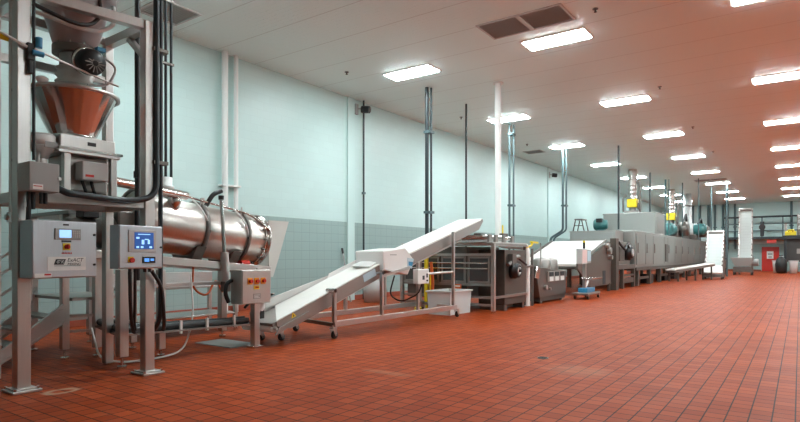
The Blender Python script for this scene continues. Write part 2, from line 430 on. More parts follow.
# wall cameras
def camera_unit(y, z, label):
    t = thing('security_camera', label, 'camera', (XL + .05, y, z))
    MB().box((XL, y - .16, z - .16), (XL + .06, y - .02, z + .16)).bar((XL + .05, y - .06, z + .02), (XL + .22, y + .02, z + .02), .04, .04).build('bracket', 'grey', t)
    MB().cyl((XL + .16, y + .02, z), (XL + .40, y + .10, z - .03), .11, 14).build('camera_body', 'black', t)
    MB().cyl((XL + .40, y + .10, z - .03), (XL + .42, y + .107, z - .033), .08, 14).build('lens', 'lens', t)
camera_unit(13.5, 5.88, 'dark camera on the wall beside a pilaster near the first light')
camera_unit(29.9, 5.78, 'small dark camera far along the wall past the ceiling vent')

# ------------------------------------------------------------------ drop conduits
def drop(label, pipes, zb, clampz=(), mat='pipe', cat='conduit', zt=ZC, foot=None):
    x, y = pipes[0][0], pipes[0][1]
    t = thing('drop_conduit', label, cat, (x, y, zb))
    for (px, py, r) in pipes:
        pts = [(px, py, zt), (px, py, zb)]
        if foot: pts = [(px, py, zt), (px, py, zb + foot[2]), (px + foot[0], py + foot[1], zb + foot[2] - .35), (px + foot[0], py + foot[1], zb)]
        MB().path(pts, r, 10).build('pipe', mat, t)
    for z in clampz:
        xs = [p[0] for p in pipes]; ys = [p[1] for p in pipes]; rr = max(p[2] for p in pipes) + .015
        MB().box((min(xs) - rr, min(ys) - rr, z - .035), (max(xs) + rr, max(ys) + rr, z + .035)).build('clamp', 'pipe', t)
    return t
drop('thick dark pair of conduits dropping behind the upper conveyor', [(-8.72, 13.62, .055), (-8.64, 13.72, .032)], .0, (4.9, 2.6), 'blackpipe')
drop('single thin black conduit beside the painted pilaster', [(-11.05, 13.62, .03)], .0, (3.3,), 'blackpipe')
drop('thin dark conduit just before the white pole', [(-8.65, 15.82, .032)], .0, (), 'blackpipe')
drop('grey pair of conduits just past the white pole', [(-8.66, 19.12, .04), (-8.57, 19.28, .035)], .0, (5.8, 3.2), 'pipe')
drop('grey conduit pair bending beside the wide white belt', [(-8.62, 24.7, .05), (-8.52, 24.85, .04)], .0, (3.6,), 'pipe', foot=(-.5, -.2, 2.5))
drop('dark conduit dropping to the oven front corner', [(-6.46, 25.6, .04)], 2.52, (), 'blackpipe')
drop('dark conduit pair beside the first oven exhaust stack', [(-7.06, 34.9, .045)], 3.72, (), 'pipe')
drop('teal conduit bundle between the two yellow fan drives', [(-6.9, 38.6, .05), (-6.7, 38.6, .03)], 2.55, (), 'pipe')
drop('dark conduit close to the second yellow fan drive', [(-6.3, 41.0, .04)], 2.55, (), 'pipe')
for i, (x, y, r) in enumerate([(-5.13, 39.3, .03), (-4.9, 43.5, .045), (-3.92, 42.8, .06)]):
    drop(['grey conduit in front of the far wall beside the low elevator', 'tall grey conduit behind the low elevator', 'thick dark pipe standing behind the low elevator'][i], [(x, y, r)], 0.0 if i else 2.4, (3.0,), 'pipe')
# conduits running down the far wall
for i, x in enumerate([-9.0, -8.35, -7.76, -7.0, -6.5, -5.85, -5.52, -4.88, -0.6]):
    o = MB().cyl((x, YF - .12, 2.0 if i < 8 else 3.1), (x, YF - .12, ZC), .09 if i % 3 else .14, 10).box((x - .16, YF - .05, 4.0), (x + .16, YF, 4.1)).build('wall_conduit', 'pipe')
    tag(o, '%s vertical conduit on the far wall counted from the aqua wall' % ORD[i], 'conduit', 'conduits on the far wall')

# white twin pipes on the wall behind the mixer
t = thing('wall_pipes', 'twin white pipes on the aqua wall behind the drum mixer', 'pipe', (-11.1, 8.55, 0))
MB().cyl((-11.08, 8.46, 0), (-11.08, 8.46, ZC), .075, 14).build('pipe', 'whitepaint', t)
MB().cyl((-11.10, 8.80, 0), (-11.10, 8.80, ZC), .055, 14).build('pipe', 'whitepaint', t)
MB().box((XL, 8.36, 3.0), (-11.0, 8.88, 3.04)).build('clamp', 'whitepaint', t)
# white insulated pole
t = thing('insulated_pipe', 'white insulated pole dropping from the ceiling and bending to the floor', 'pipe', (-6.87, 14.41, 0))
MB().path([(-6.87, 14.41, ZC), (-6.87, 14.41, 1.66), (-6.02, 14.41, 1.60), (-6.02, 14.41, 0)], .085, 16, .16).build('pipe', 'whitepaint', t)
MB().cyl((-6.87, 14.41, 1.80), (-6.87, 14.41, 1.92), .11, 16).build('collar', 'steel', t)
part_label(MB().box((-6.72, 14.34, 1.85), (-6.70, 14.40, 2.20)).build('tag', 'yellow', t), 'yellow tag strip')
MB().cyl((-6.87, 14.41, ZC - .03), (-6.87, 14.41, ZC), .15, 16).build('flange', 'whitepaint', t)

# ================================================================== HOPPER TOWER
t = thing('hopper_tower', 'tall square-tube steel tower standing on two base plates around the hopper', 'frame', (-6.2, 2.4, 0))
PA, PB = (-6.31, 2.39), (-6.10, 3.59)
BA, BB = (-7.08, 2.42), (-7.0, 3.60)
for (x, y), w in ((PA, .125), (PB, .115), (BA, .10), (BB, .10)):
    p = MB().box((x - w / 2, y - w / 2, .02), (x + w / 2, y + w / 2, 4.02 if w > .11 else 3.98)).build('post', 'steel', t, .008)
    if w > .11:
        part_label(MB().box((x - .13, y - .13, 0), (x + .15, y + .13, .025)).box((x - .1, y - .1, .025), (x + .1, y + .1, .04)).build('base_plate', 'steel', p, .005), 'flat bolted steel base plate')
        for sx in (-.1, .12):
            for sy in (-.1, .1): MB().cyl((x + sx, y + sy, .025), (x + sx, y + sy, .05), .014, 8).build('bolt', 'polish', p)
def beam(p, q, w=.10, h=.10, mat='steel'): return MB().bar(p, q, w, h).build('beam', mat, t, .006)
beam((-6.31, 2.39, 3.98), (-6.10, 3.64, 3.98)); beam((-7.08, 2.42, 3.98), (-7.0, 3.64, 3.98))
beam((-6.31, 2.40, 3.97), (-7.08, 2.42, 3.97)); beam((-6.10, 3.59, 3.97), (-7.0, 3.60, 3.97))
beam((-7.08, 2.42, 3.50), (-7.0, 3.60, 3.50), .08, .09)
beam((-6.30, 2.39, 1.94), (-6.10, 3.60, 1.94), .08, .11); beam((-7.08, 2.42, 1.94), (-7.0, 3.60, 1.94), .08, .11)
beam((-6.30, 2.40, 1.94), (-7.08, 2.42, 1.94), .08, .11); beam((-6.10, 3.60, 1.94), (-7.0, 3.60, 1.94), .08, .11)
beam((-7.08, 2.42, 2.72), (-7.95, 1.6, 2.72), .06, .08)
MB().bar((-6.12, 3.57, 3.62), (-6.5, 3.6, 3.92), .06, .06).build('brace', 'steel', t)
part_label(MB().box((-6.98, 2.5, 1.99), (-6.25, 3.5, 2.01)).build('deck_plate', 'dull', t), 'flat steel deck plate under the feeder')

# thin air pipe running up the tower
t = thing('air_line', 'thin steel air line with valves climbing beside the tower post', 'pipe', (-6.42, 2.28, 1.5))
MB().path([(-6.43, 2.345, 1.2), (-6.43, 2.345, 5.2)], .022, 10).build('pipe', 'steel', t)
MB().bar((-6.43, 2.345, 3.0), (-6.37, 2.36, 3.0), .02, .03).bar((-6.43, 2.345, 2.3), (-6.37, 2.36, 2.3), .02, .03).build('clamp', 'black', t)
MB().cyl((-6.43, 2.345, 1.68), (-6.43, 2.345, 1.78), .04, 10).cyl((-6.43, 2.29, 1.73), (-6.43, 2.40, 1.73), .03, 10).build('valve', 'polish', t)
# ---- hopper
HX, HY = -6.62, 3.02
t = thing('steel_hopper', 'polished open conical steel hopper above the feeder', 'hopper', (HX, HY, 2.66))
hb = MB().lathe((HX, HY, 2.66), (HX, HY, 3.13), [(0, .20), (0, .225), (.02, .225), (1, .44), (1, .455), (1.02, .455), (1.02, .43), (.95, .41), (.02, .20), (0, .20)], 26)
for f in hb.bm.faces: f.smooth = False
hb.build('cone', 'hopper', t)
MB().lathe((HX, HY, 3.11), (HX, HY, 3.145), [(0, .44), (0, .47), (1, .47), (1, .44), (0, .44)], 40).build('rim', 'steel', t)
part_label(MB().lathe((HX, HY, 3.132), (HX, HY, 3.25), [(0, .01), (0, .42), (.3, .36), (1, .16), (1, .01)], 28).build('dust_cover', 'chutefilm', t), 'milky fabric dust cover')
part_label(MB().ball((HX + .2, HY - .40, 3.18), .05, 1, 1.3, .7).build('air_filter', 'white', t), 'small white air filter')
# ---- receiver above
t = thing('vacuum_receiver', 'brushed steel receiver cone hanging in the tower above the open hopper', 'hopper', (HX, HY + .02, 3.5))
MB().lathe((HX, HY + .02, 3.66), (HX, HY + .02, 4.5), [(0, .0), (0, .21), (.5, .33), (.62, .37), (.62, .42), (1, .42), (1, 0)], 36).build('body', 'conesteel', t)
MB().cyl((HX, HY + .02, 3.58), (HX, HY + .02, 3.665), .225, 28).build('flange', 'dark', t)
MB().cyl((HX, HY + .02, 3.42), (HX, HY + .02, 3.58), .155, 24).build('neck', 'dull', t)
part_label(MB().lathe((HX, HY + .02, 3.24), (HX, HY + .02, 3.43), [(0, .15), (.2, .20), (.4, .165), (.6, .20), (.8, .165), (1, .19), (1, .1)], 24).build('boot', 'chutefilm', t), 'clear pleated plastic boot')
for i in range(10):
    a = 2 * PI * i / 10; MB().cyl((HX + .212 * math.cos(a), HY + .02 + .212 * math.sin(a), 3.665), (HX + .212 * math.cos(a), HY + .02 + .212 * math.sin(a), 3.685), .012, 6).build('bolt', 'polish', t)
h = MB().path([(HX + .1, HY - .42, 3.9), (HX + .33, HY - .1, 3.78), (HX + .36, HY + .12, 3.80), (HX + .33, HY + .3, 3.95), (HX + .2, HY + .34, 4.3)], .022, 10, .2).build('air_hose', 'whitepaint', t)
part_label(h, 'pale looping air hose')
part_label(MB().path([(-6.24, 2.46, 3.86), (HX + .42, HY - .2, 3.78), (HX + .4, HY, 3.82), (HX + .36, HY + .14, 4.0), (HX + .3, HY + .1, 4.35)], .022, 10, .2).build('cable', 'black', t), 'black looping cable')
t = thing('vent_duct', 'white round duct rising from the top of the steel receiver', 'duct', (HX + .02, HY + .30, 4.5))
MB().cyl((HX + .02, HY + .25, 4.5), (HX + .02, HY + .25, ZC), .17, 24).build('duct', 'whitepaint', t)
MB().cyl((HX + .02, HY + .25, 4.5), (HX + .02, HY + .25, 4.53), .2, 24).build('flange', 'steel', t)
# actuator
AX, AY, AZ = HX + .27, HY + .03, 3.47
t = thing('valve_actuator', 'black finned valve actuator with steel band beside the hopper neck', 'actuator', (AX, AY, AZ))
MB().lathe((AX - .10, AY, AZ + .03), (AX + .16, AY, AZ - .05), [(0, 0), (0, .10), (.25, .14), (.75, .14), (1, .115), (1, 0)], 28).build('housing', 'black', t)
f = MB()
for i in range(14):
    a = 2 * PI * i / 14; c = Vector((AX + .165, AY, AZ - .052)); d = Vector((0, math.cos(a), math.sin(a)))
    f.bar(c + d * .03, c + d * .105, .009, .009, (1, 0, 0))
f.build('fins', 'dark', t)
MB().lathe((AX - .05, AY, AZ + .015), (AX + .0, AY, AZ), [(0, .136), (0, .152), (1, .152), (1, .136)], 28).build('band', 'polish', t)
MB().path([(AX - .02, AY + .18, AZ + .1), (AX + .05, AY + .3, AZ), (AX - .0, AY + .22, AZ - .22), (AX - .05, AY + .02, AZ - .24)], .014, 8).build('handle', 'steel', t)
part_label(MB().box((AX + .02, AY + .06, AZ + .125), (AX + .09, AY + .15, AZ + .165)).build('terminal_box', 'blue', t), 'small blue terminal box')
# valve block on post A
t = thing('air_valve_block', 'black and blue pneumatic valve block with regulator on the tower post', 'valve', (-6.22, 2.42, 3.4))
MB().box((-6.245, 2.40, 3.28), (-6.19, 2.46, 3.45)).build('body', 'black', t, .005)
part_label(MB().cyl((-6.19, 2.50, 3.42), (-6.19, 2.50, 3.52), .03, 12).cyl((-6.19, 2.44, 3.36), (-6.19, 2.54, 3.36), .028, 10).build('regulator', 'blue', t), 'blue regulator')
MB().box((-6.24, 2.41, 3.15), (-6.19, 2.45, 3.28)).build('filter_bowl', 'black', t, .008)
part_label(MB().cyl((-6.3, 2.2, 3.47), (-6.28, 2.27, 3.46), .03, 12).build('gauge', 'yellow', t), 'yellow gauge')
MB().path([(-6.2, 2.46, 3.40), (-6.25, 2.85, 3.34), (-6.28, 3.35, 3.26)], .012, 8).build('tube', 'steel', t)
MB().path([(-6.3, 1.9, 3.6), (-6.24, 2.25, 3.47), (-6.2, 2.4, 3.40)], .014, 8).build('tube', 'whitepaint', t)
MB().path([(-6.235, 2.47, 5.4), (-6.235, 2.47, 2.3)], .016, 8).build('cable', 'black', t)

# ---- feeder
t = thing('weigh_feeder', 'steel loss-in-weight feeder on the tower deck below the polished hopper', 'feeder', (HX, HY, 2.0))
MB().box((HX - .28, HY - .25, 2.50), (HX + .26, HY + .34, 2.64)).box((HX - .2, HY - .2, 2.64), (HX + .2, HY + .2, 2.66)).build('trough_housing', 'steel', t, .012)
MB().box((HX - .3, HY - .28, 2.44), (HX + .3, HY + .38, 2.475)).build('weigh_plate', 'steel_h', t, .006)
MB().box((HX - .2, HY - .18, 2.05), (HX + .16, HY + .3, 2.44)).build('screw_housing', 'dull', t, .02)
for y in (HY - .18, HY + .32): MB().box((HX + .2, y - .035, 2.01), (HX + .27, y + .035, 2.46)).build('upright', 'steel', t, .006)
MB().box((HX + .25, HY - .28, 2.475), (HX + .31, HY + .4, 2.50)).build('guard_rail', 'polish', t)
g = MB().box((HX + .17, HY - .06, 2.17), (HX + .34, HY + .22, 2.37)).build('load_cell_box', 'lightgrey', t, .012)
part_label(g, 'pale box with a small red mark')
MB().box((HX + .341, HY - .03, 2.20), (HX + .343, HY + .06, 2.225)).build('mark', 'red', g)
MB().box((HX + .262, HY + .03, 2.55), (HX + .266, HY + .12, 2.59)).build('latch', 'black', t)
part_label(MB().path([(HX + .2, HY + .0, 2.17), (HX + .24, HY + .02, 2.06), (HX + .1, HY + .1, 2.02)], .018, 8).path([(HX + .2, HY + .1, 2.17), (HX + .22, HY + .12, 2.05), (HX + .1, HY + .2, 2.02)], .018, 8).build('cables', 'black', t), 'black cables')
part_label(MB().cyl((HX - .05, HY + .35, 2.25), (HX - .5, HY + 1.75, 2.20), .06, 18).build('screw_tube', 'polish', t), 'long steel screw tube leading to the drum')
# gear motor
t = thing('gear_motor', 'pale cylindrical gear motor above the grey junction box', 'motor', (-6.5, 2.66, 2.3))
MB().lathe((-6.48, 2.64, 2.36), (-6.48, 2.64, 2.62), [(0, 0), (0, .06), (.25, .085), (.35, .12), (.95, .125), (1, .11), (1, 0)], 24).build('body', 'lightgrey', t)
MB().lathe((-6.48, 2.64, 2.50), (-6.48, 2.64, 2.60), [(0, .124), (0, .130), (1, .130), (1, .124)], 24).build('cowl', 'white', t)
MB().box((-6.365, 2.62, 2.47), (-6.35, 2.74, 2.53)).build('nameplate', 'grey', t)
MB().cyl((-6.48, 2.64, 2.27), (-6.48, 2.64, 2.36), .055, 16).build('flange', 'steel', t)
MB().path([(-6.4, 2.58, 2.4), (-6.34, 2.55, 2.35), (-6.37, 2.56, 2.27)], .014, 8).build('conduit', 'grey', t)
# junction box on post A
t = thing('junction_box', 'square grey junction box on the tower post above the first control cabinet', 'box', (-6.4, 2.55, 1.96))
b = MB().box((-6.24, 2.33, 1.97), (-5.98, 2.60, 2.25)).build('body', 'grey', t, .008)
part_label(MB().box((-5.978, 2.36, 1.985), (-5.976, 2.45, 2.035)).build('label', 'labelwhite', t), 'small white label with red print')
MB().box((-5.976, 2.365, 2.012), (-5.975, 2.44, 2.020)).build('label_print', 'red', t)
MB().box((-5.98, 2.585, 2.09), (-5.965, 2.61, 2.12)).build('latch', 'steel', t)
for y in (2.38, 2.42, 2.49, 2.53): MB().cyl((-6.12, y, 1.80 if y < 2.45 else 1.86), (-6.12, y, 1.97), .02, 8).build('gland', 'black', t)
MB().path([(-6.12, 2.38, 1.82), (-6.13, 2.38, 1.69)], .024, 8).build('cable', 'black', t)

# ---- control cabinet 1
t = thing('control_cabinet', 'large stainless control cabinet with keypad screen and white nameplate on the first post', 'control panel', (-6.1, 2.34, 1.12))
x = -5.94; c0, c1, z0, z1 = 2.335, 2.945, 1.125, 1.69
MB().box((x - .27, c0, z0), (x - .015, c1, z1)).build('body', 'steel_blue', t, .006)
d = MB().box((x - .02, c0 + .005, z0 + .006), (x, c1 - .005, z1 - .006)).build('door', 'steel_blue', t, .008)
MB().cyl((x, c1 - .03, z1 - .13), (x + .012, c1 - .03, z1 - .13), .012, 10).cyl((x, c1 - .03, z0 + .13), (x + .012, c1 - .03, z0 + .13), .012, 10).build('latch', 'black', d)
k = MB().box((x, 2.535, 1.505), (x + .015, 2.78, 1.615)).build('keypad', 'grey', t, .004)
part_label(k, 'dark keypad bezel with a lit blue display')
MB().box((x + .015, 2.575, 1.525), (x + .017, 2.685, 1.600)).build('display', 'screen_bright', k)
b = MB()
for i in range(4):
    for j in range(4): b.box((x + .015, 2.700 + i * .018, 1.528 + j * .018), (x + .018, 2.713 + i * .018, 1.541 + j * .018))
b.build('keys', 'lightgrey', k)
MB().box((x, 2.615, 1.645), (x + .01, 2.665, 1.66)).build('hanger', 'black', t)
e = part_label(MB().box((x, 2.612, 1.40), (x + .006, 2.682, 1.47)).build('switch_plate', 'yellow', t), 'yellow switch plate')
MB().cyl((x + .006, 2.647, 1.435), (x + .03, 2.647, 1.435), .024, 14).bar((x + .04, 2.647, 1.412), (x + .04, 2.647, 1.458), .012, .022, (1, 0, 0)).build('rotary_handle', 'red', e)
MB().box((x, 2.60, 1.48), (x + .004, 2.69, 1.497)).build('legend', 'ink', t)
w = MB()
for i in range(7): w.prism([(x + .001, 2.60 + i * .014, 1.363), (x + .001, 2.612 + i * .014, 1.363), (x + .001, 2.606 + i * .014, 1.385)], (.003, 0, 0))
part_label(w.build('warning_text', 'red', t), 'red warning lettering')
n = part_label(MB().box((x, 2.47, 1.20), (x + .004, 2.83, 1.335)).build('nameplate', 'labelwhite', t), 'white nameplate with a black logo')
lg = MB(); lx = x + .0045
lg.prism([(lx, 2.527, 1.258), (lx, 2.618, 1.258), (lx, 2.638, 1.312), (lx, 2.547, 1.312)], (.002, 0, 0)); lg.build('logo', 'ink', n)
sw = MB()
for r0, a0 in ((.016, 0), (.009, 1.0)):
    pts = [(lx + .003, 2.575 + r0 * 1.3 * math.cos(a0 + i * .55), 1.285 + r0 * math.sin(a0 + i * .55)) for i in range(9)]
    sw.path(pts, .002, 6, .004, 2)
sw.bar((lx + .003, 2.592, 1.27), (lx + .003, 2.62, 1.302), .003, .003, (1, 0, 0)).bar((lx + .003, 2.60, 1.303), (lx + .003, 2.615, 1.268), .003, .003, (1, 0, 0))
sw.build('logo_swirl', 'labelwhite', n)
text_part('maker_name', 'ExACT', .050, (lx, 2.725, 1.302), FX, 'ink', n, .001, .25, 1.0)
text_part('maker_name', 'MIXING', .036, (lx, 2.715, 1.262), FX, 'ink', n, .001, .25, 1.0)
MB().box((lx, 2.53, 1.244), (lx + .001, 2.78, 1.248)).build('underline', 'teal', n)
s = part_label(MB().box((x, 2.36, 1.135), (x + .003, 2.51, 1.175)).build('sticker', 'labelwhite', t), 'white sticker with red block')
MB().box((x + .003, 2.445, 1.155), (x + .004, 2.505, 1.171)).build('sticker_print', 'red', s)
# ---- control cabinet 2
t = thing('control_cabinet', 'smaller stainless control cabinet with a dark blue touch screen on the second post', 'control panel', (-5.95, 3.15, 1.2))
x = -5.85; c0, c1, z0, z1 = 3.125, 3.625, 1.205, 1.675
MB().box((x - .185, c0, z0), (x - .015, c1, z1)).build('body', 'steel_blue', t, .006)
d = MB().box((x - .02, c0 + .005, z0 + .006), (x, c1 - .005, z1 - .006)).build('door', 'steel_blue', t, .008)
MB().cyl((x, c1 - .025, 1.44), (x + .012, c1 - .025, 1.44), .011, 10).build('latch', 'black', d)
b = part_label(MB().box((x, 3.225, 1.385), (x + .012, 3.545, 1.625)).build('bezel', 'lightgrey', t, .005), 'grey touch screen bezel')
s = MB().box((x + .012, 3.29, 1.42), (x + .014, 3.51, 1.60)).build('touch_screen', 'screen_dark', b)
g = MB()
for a0, b0, a1, b1 in ((3.31, 1.53, 3.345, 1.55), (3.37, 1.47, 3.40, 1.52), (3.44, 1.475, 3.465, 1.52), (3.33, 1.575, 3.47, 1.583), (3.405, 1.52, 3.45, 1.53), (3.31, 1.43, 3.34, 1.45), (3.36, 1.43, 3.39, 1.45), (3.46, 1.43, 3.49, 1.45)):
    MB().box((x + .014, a0, b0), (x + .015, a1, b1)).build('display_mark', 'screen_bright', b)
e = part_label(MB().box((x, 3.225, 1.275), (x + .006, 3.285, 1.335)).build('switch_plate', 'yellow', t), 'yellow switch plate')
MB().cyl((x + .006, 3.262, 1.298), (x + .03, 3.262, 1.298), .026, 14).build('stop_button', 'red', e)
m = part_label(MB().box((x, 3.385, 1.265), (x + .01, 3.535, 1.335)).build('meter', 'black', t, .003), 'black panel meter with blue digits')
MB().box((x + .01, 3.405, 1.282), (x + .012, 3.46, 1.318)).box((x + .01, 3.475, 1.29), (x + .012, 3.515, 1.315)).build('digits', 'screen', m)
for y in (3.3, 3.36, 3.47, 3.53):
    MB().cyl((x - .1, y, z0 - .04), (x - .1, y, z0), .018, 8).build('gland', 'black', t)
# beacon on top
t = thing('stack_light', 'red and white stack light behind the smaller control cabinet', 'light', (-6.3, 3.5, 1.7))
MB().cyl((-6.2, 3.62, 1.62), (-6.2, 3.62, 1.80), .028, 14).build('red_segment', 'red', t)
MB().cyl((-6.2, 3.62, 1.80), (-6.2, 3.62, 1.93), .028, 14).build('white_segment', 'white', t)
MB().cyl((-6.2, 3.62, 1.20), (-6.2, 3.62, 1.62), .016, 10).bar((-6.2, 3.63, 1.25), (-6.1, 3.63, 1.25), .02, .03).build('stem', 'black', t)

# ---- black conduits falling to the tower
t = thing('drop_conduit', 'thick black conduit dropping behind the tower beam to the feeder deck', 'conduit', (-6.5, 3.69, 2.0))
MB().path([(-6.5, 3.70, ZC), (-6.5, 3.70, 1.05)], .032, 12).build('pipe', 'black', t)
MB().cyl((-6.5, 3.70, 2.28), (-6.5, 3.70, 2.36), .045, 12).build('coupling', 'black', t)
t = thing('drop_conduit', 'black conduit pair down the second post bending along the deck edge', 'conduit', (-6.1, 3.72, 1.9))
MB().path([(-6.03, 3.66, ZC), (-6.03, 3.66, 2.02), (-6.02, 3.30, 1.94), (-6.05, 2.70, 1.98), (-6.1, 2.63, 2.03)], .034, 12, .3, 8).build('pipe', 'blackpipe', t)
MB().path([(-6.06, 3.73, ZC), (-6.06, 3.73, .62), (-6.3, 3.80, .46)], .026, 12, .2).build('pipe', 'blackpipe', t)
for z in (3.72, 2.42): MB().box((-6.11, 3.62, z - .02), (-6.01, 3.80, z + .02)).build('clamp', 'dark', t)
t = thing('drop_conduit', 'three thin dark conduits dropping to the white inlet on the drum', 'conduit', (-7.4, 4.6, 2.47))
for y, r in ((4.57, .02), (4.635, .02), (4.72, .02)): MB().cyl((-7.4, y, 2.47), (-7.4, y, ZC), r, 10).build('pipe', 'blackpipe', t)
for z in (4.1, 5.0): MB().box((-7.43, 4.54, z - .015), (-7.37, 4.75, z + .015)).build('clamp', 'dark', t)

# ================================================================== PLATFORM, STAIRS
t = thing('work_platform', 'low steel platform on slim levelling legs behind the first control cabinet', 'platform', (-8.3, 3.9, 0))
for (x, y) in ((-7.63, 3.78), (-7.80, 3.45), (-8.84, 3.50), (-8.96, 4.34)):
    l = MB().box((x - .045, y - .045, .13), (x + .045, y + .045, 1.90)).build('leg', 'steel', t, .005)
    MB().cyl((x, y, .03), (x, y, .13), .016, 8).cyl((x, y, 0), (x, y, .03), .05, 12).build('levelling_foot', 'polish', l)
MB().box((-9.0, 3.40, 1.88), (-7.58, 4.40, 1.93)).build('deck', 'dull', t, .005)
MB().box((-8.9, 3.5, .76), (-7.7, 4.3, .80)).build('lower_deck', 'dull', t, .004)
for z in (.36, .56): MB().bar((-7.80, 3.45, z), (-7.63, 3.78, z), .035, .035).build('rung', 'steel', t)
MB().bar((-8.84, 3.5, .4), (-8.96, 4.34, .4), .04, .05).build('rail', 'steel', t)
MB().box((-8.2, 4.30, .30), (-7.3, 4.36, .42)).build('side_rail', 'steel_h', t, .005)

t = thing('steel_stairs', 'steel stairs with plate stringers rising to the low platform', 'stairs', (-8.2, 2.6, 0))
sl = .70
def zline(y): return .02 + (y - 2.62) * sl
y0, y1 = 2.40, 3.40
for x in (-7.72, -8.60):
    poly = [(x, 2.60, 0), (x, y1, zline(y1) - .08), (x, y1, zline(y1) + .16), (x, 2.42, zline(2.42) + .14), (x, 2.40, 0)]
    MB().prism(poly, (.02, 0, 0)).bar((x + .015, 2.42, zline(2.42) + .135), (x + .015, y1, zline(y1) + .155), .05, .02).bar((x + .015, 2.6, .012), (x + .015, y1, zline(y1) - .075), .05, .02).build('stringer', 'steel_h', t)
for i in range(4):
    y = 2.62 + i * .22; z = zline(y) + .10
    MB().box((-8.58, y - .11, z - .03), (-7.72, y + .11, z)).build('tread', 'dull', t)
for x in (-8.62,):
    for dz in (.30, .52, .80, 1.02): MB().cyl((x, 2.35, zline(2.35) + dz), (x, 3.45, zline(3.45) + dz), .018, 10).build('handrail', 'white', t)
    for y in (2.5, 3.38): MB().cyl((x, y, zline(y)), (x, y, zline(y) + 1.02), .02, 10).build('rail_post', 'steel', t)

# cable tray with black pipes
t = thing('cable_tray', 'black pipe bundle on a low steel tray running from the platform to the control post', 'tray', (-6.6, 3.6, .3))
MB().path([(-7.6, 3.80, .47), (-6.72, 3.62, .45), (-6.66, 5.05, .40), (-6.62, 5.46, .40)], .045, 12, .1).build('pipe', 'black', t)
MB().path([(-7.6, 3.88, .50), (-6.80, 3.72, .48), (-6.74, 5.05, .43), (-6.70, 5.46, .43)], .03, 12, .1).build('pipe', 'blackpipe', t)
MB().bar((-7.6, 3.82, .41), (-6.66, 3.62, .39), .16, .02).bar((-6.68, 3.6, .39), (-6.64, 5.46, .345), .16, .02).build('tray_channel', 'dull', t)
for (x, y) in ((-6.61, 3.57),):
    l = MB().box((x - .055, y - .055, .14), (x + .055, y + .055, 1.18)).build('leg', 'steel', t, .006)
    MB().cyl((x, y, .03), (x, y, .14), .018, 8).cyl((x, y, 0), (x, y, .03), .055, 12).build('levelling_foot', 'polish', l)
for y in (4.35, 4.75, 5.2): MB().bar((-6.60, y, .33), (-6.60, y, .50), .03, .03).build('clamp', 'labelwhite', t)
t = thing('air_hose', 'thin white hose lying in a loop on the red floor under the cable tray', 'hose', (-6.8, 4.0, 0))
MB().path([(-7.4, 3.6, .42), (-7.1, 3.55, .06), (-6.85, 3.72, .02), (-6.78, 4.2, .02), (-6.9, 4.6, .05), (-6.86, 4.72, .5), (-6.9, 4.7, 1.1)], .013, 8, .3, 8).build('tube', 'whitepaint', t)
t = thing('power_cable', 'black hanging cables looping under the smaller control cabinet', 'cable', (-6.0, 3.4, .4))
MB().path([(-5.95, 3.30, 1.17), (-5.97, 3.32, .75), (-6.1, 3.42, .48), (-6.55, 3.75, .44)], .02, 8, .2).build('cable', 'black', t)
MB().path([(-5.95, 3.36, 1.17), (-5.99, 3.38, .80), (-6.15, 3.46, .50), (-6.6, 3.8, .46)], .016, 8, .2).build('cable', 'black', t)
MB().path([(-5.97, 3.57, 1.17), (-5.99, 3.70, 1.0), (-6.0, 3.74, .58), (-6.3, 3.92, .44), (-6.62, 4.1, .43)], .022, 8, .25).build('cable', 'black', t)

# ================================================================== DRUM MIXER
A0, A1 = Vector((-7.45, 4.15, 1.84)), Vector((-7.45, 6.27, 1.60))
ax = (A1 - A0); L_ = ax.length; e = ax.normalized()
R = .40
t = thing('drum_mixer', 'long horizontal stainless drum mixer tilted down towards the conveyor', 'mixer', (-7.45, 5.3, 0))
MB().lathe(A0, A1, [(0, 0), (0, R * .96), (.01, R), (.985, R), (1, R * .97), (1, 0)], 56).build('drum', 'drum', t)
for f_, w_, ro in ((.44, .022, .435), (.80, .018, .43), (.0, .012, .44)):
    c = A0 + ax * f_
    part_label(MB().lathe(c - e * w_ * 1.3, c + e * w_ * 1.3, [(0, R), (0, ro), (1, ro), (1, R)], 48).build('band', 'dark', t), 'dark clamp band')
c = A1
fl = MB().lathe(c - e * .10, c - e * .0, [(0, R), (0, R + .02), (.35, R + .02), (.35, R + .005), (.7, R + .005), (.7, R + .035), (1, R + .035), (1, 0)], 48).build('end_flange', 'polish', t)
b = MB()
s_ = Vector((1, 0, 0)); u_ = e.cross(s_)
for i in range(16):
    a = 2 * PI * i / 16; p = c - e * .14 + (s_ * math.cos(a) + u_ * math.sin(a)) * (R + .012)
    b.cyl(p, p + e * .05, .017, 8)
b.build('clamp_bolts', 'dark', fl)
# saddles (dark bellies below the bands)
for f_ in (.40, .70):
    c = A0 + ax * f_
    MB().prism([c + Vector((dx, -.06, dz)) for dx, dz in ((-.36, -.25), (-.22, -.46), (.22, -.46), (.36, -.25), (.30, -.28), (0, -.40), (-.30, -.28))], e * .16).build('saddle', 'dark', t)
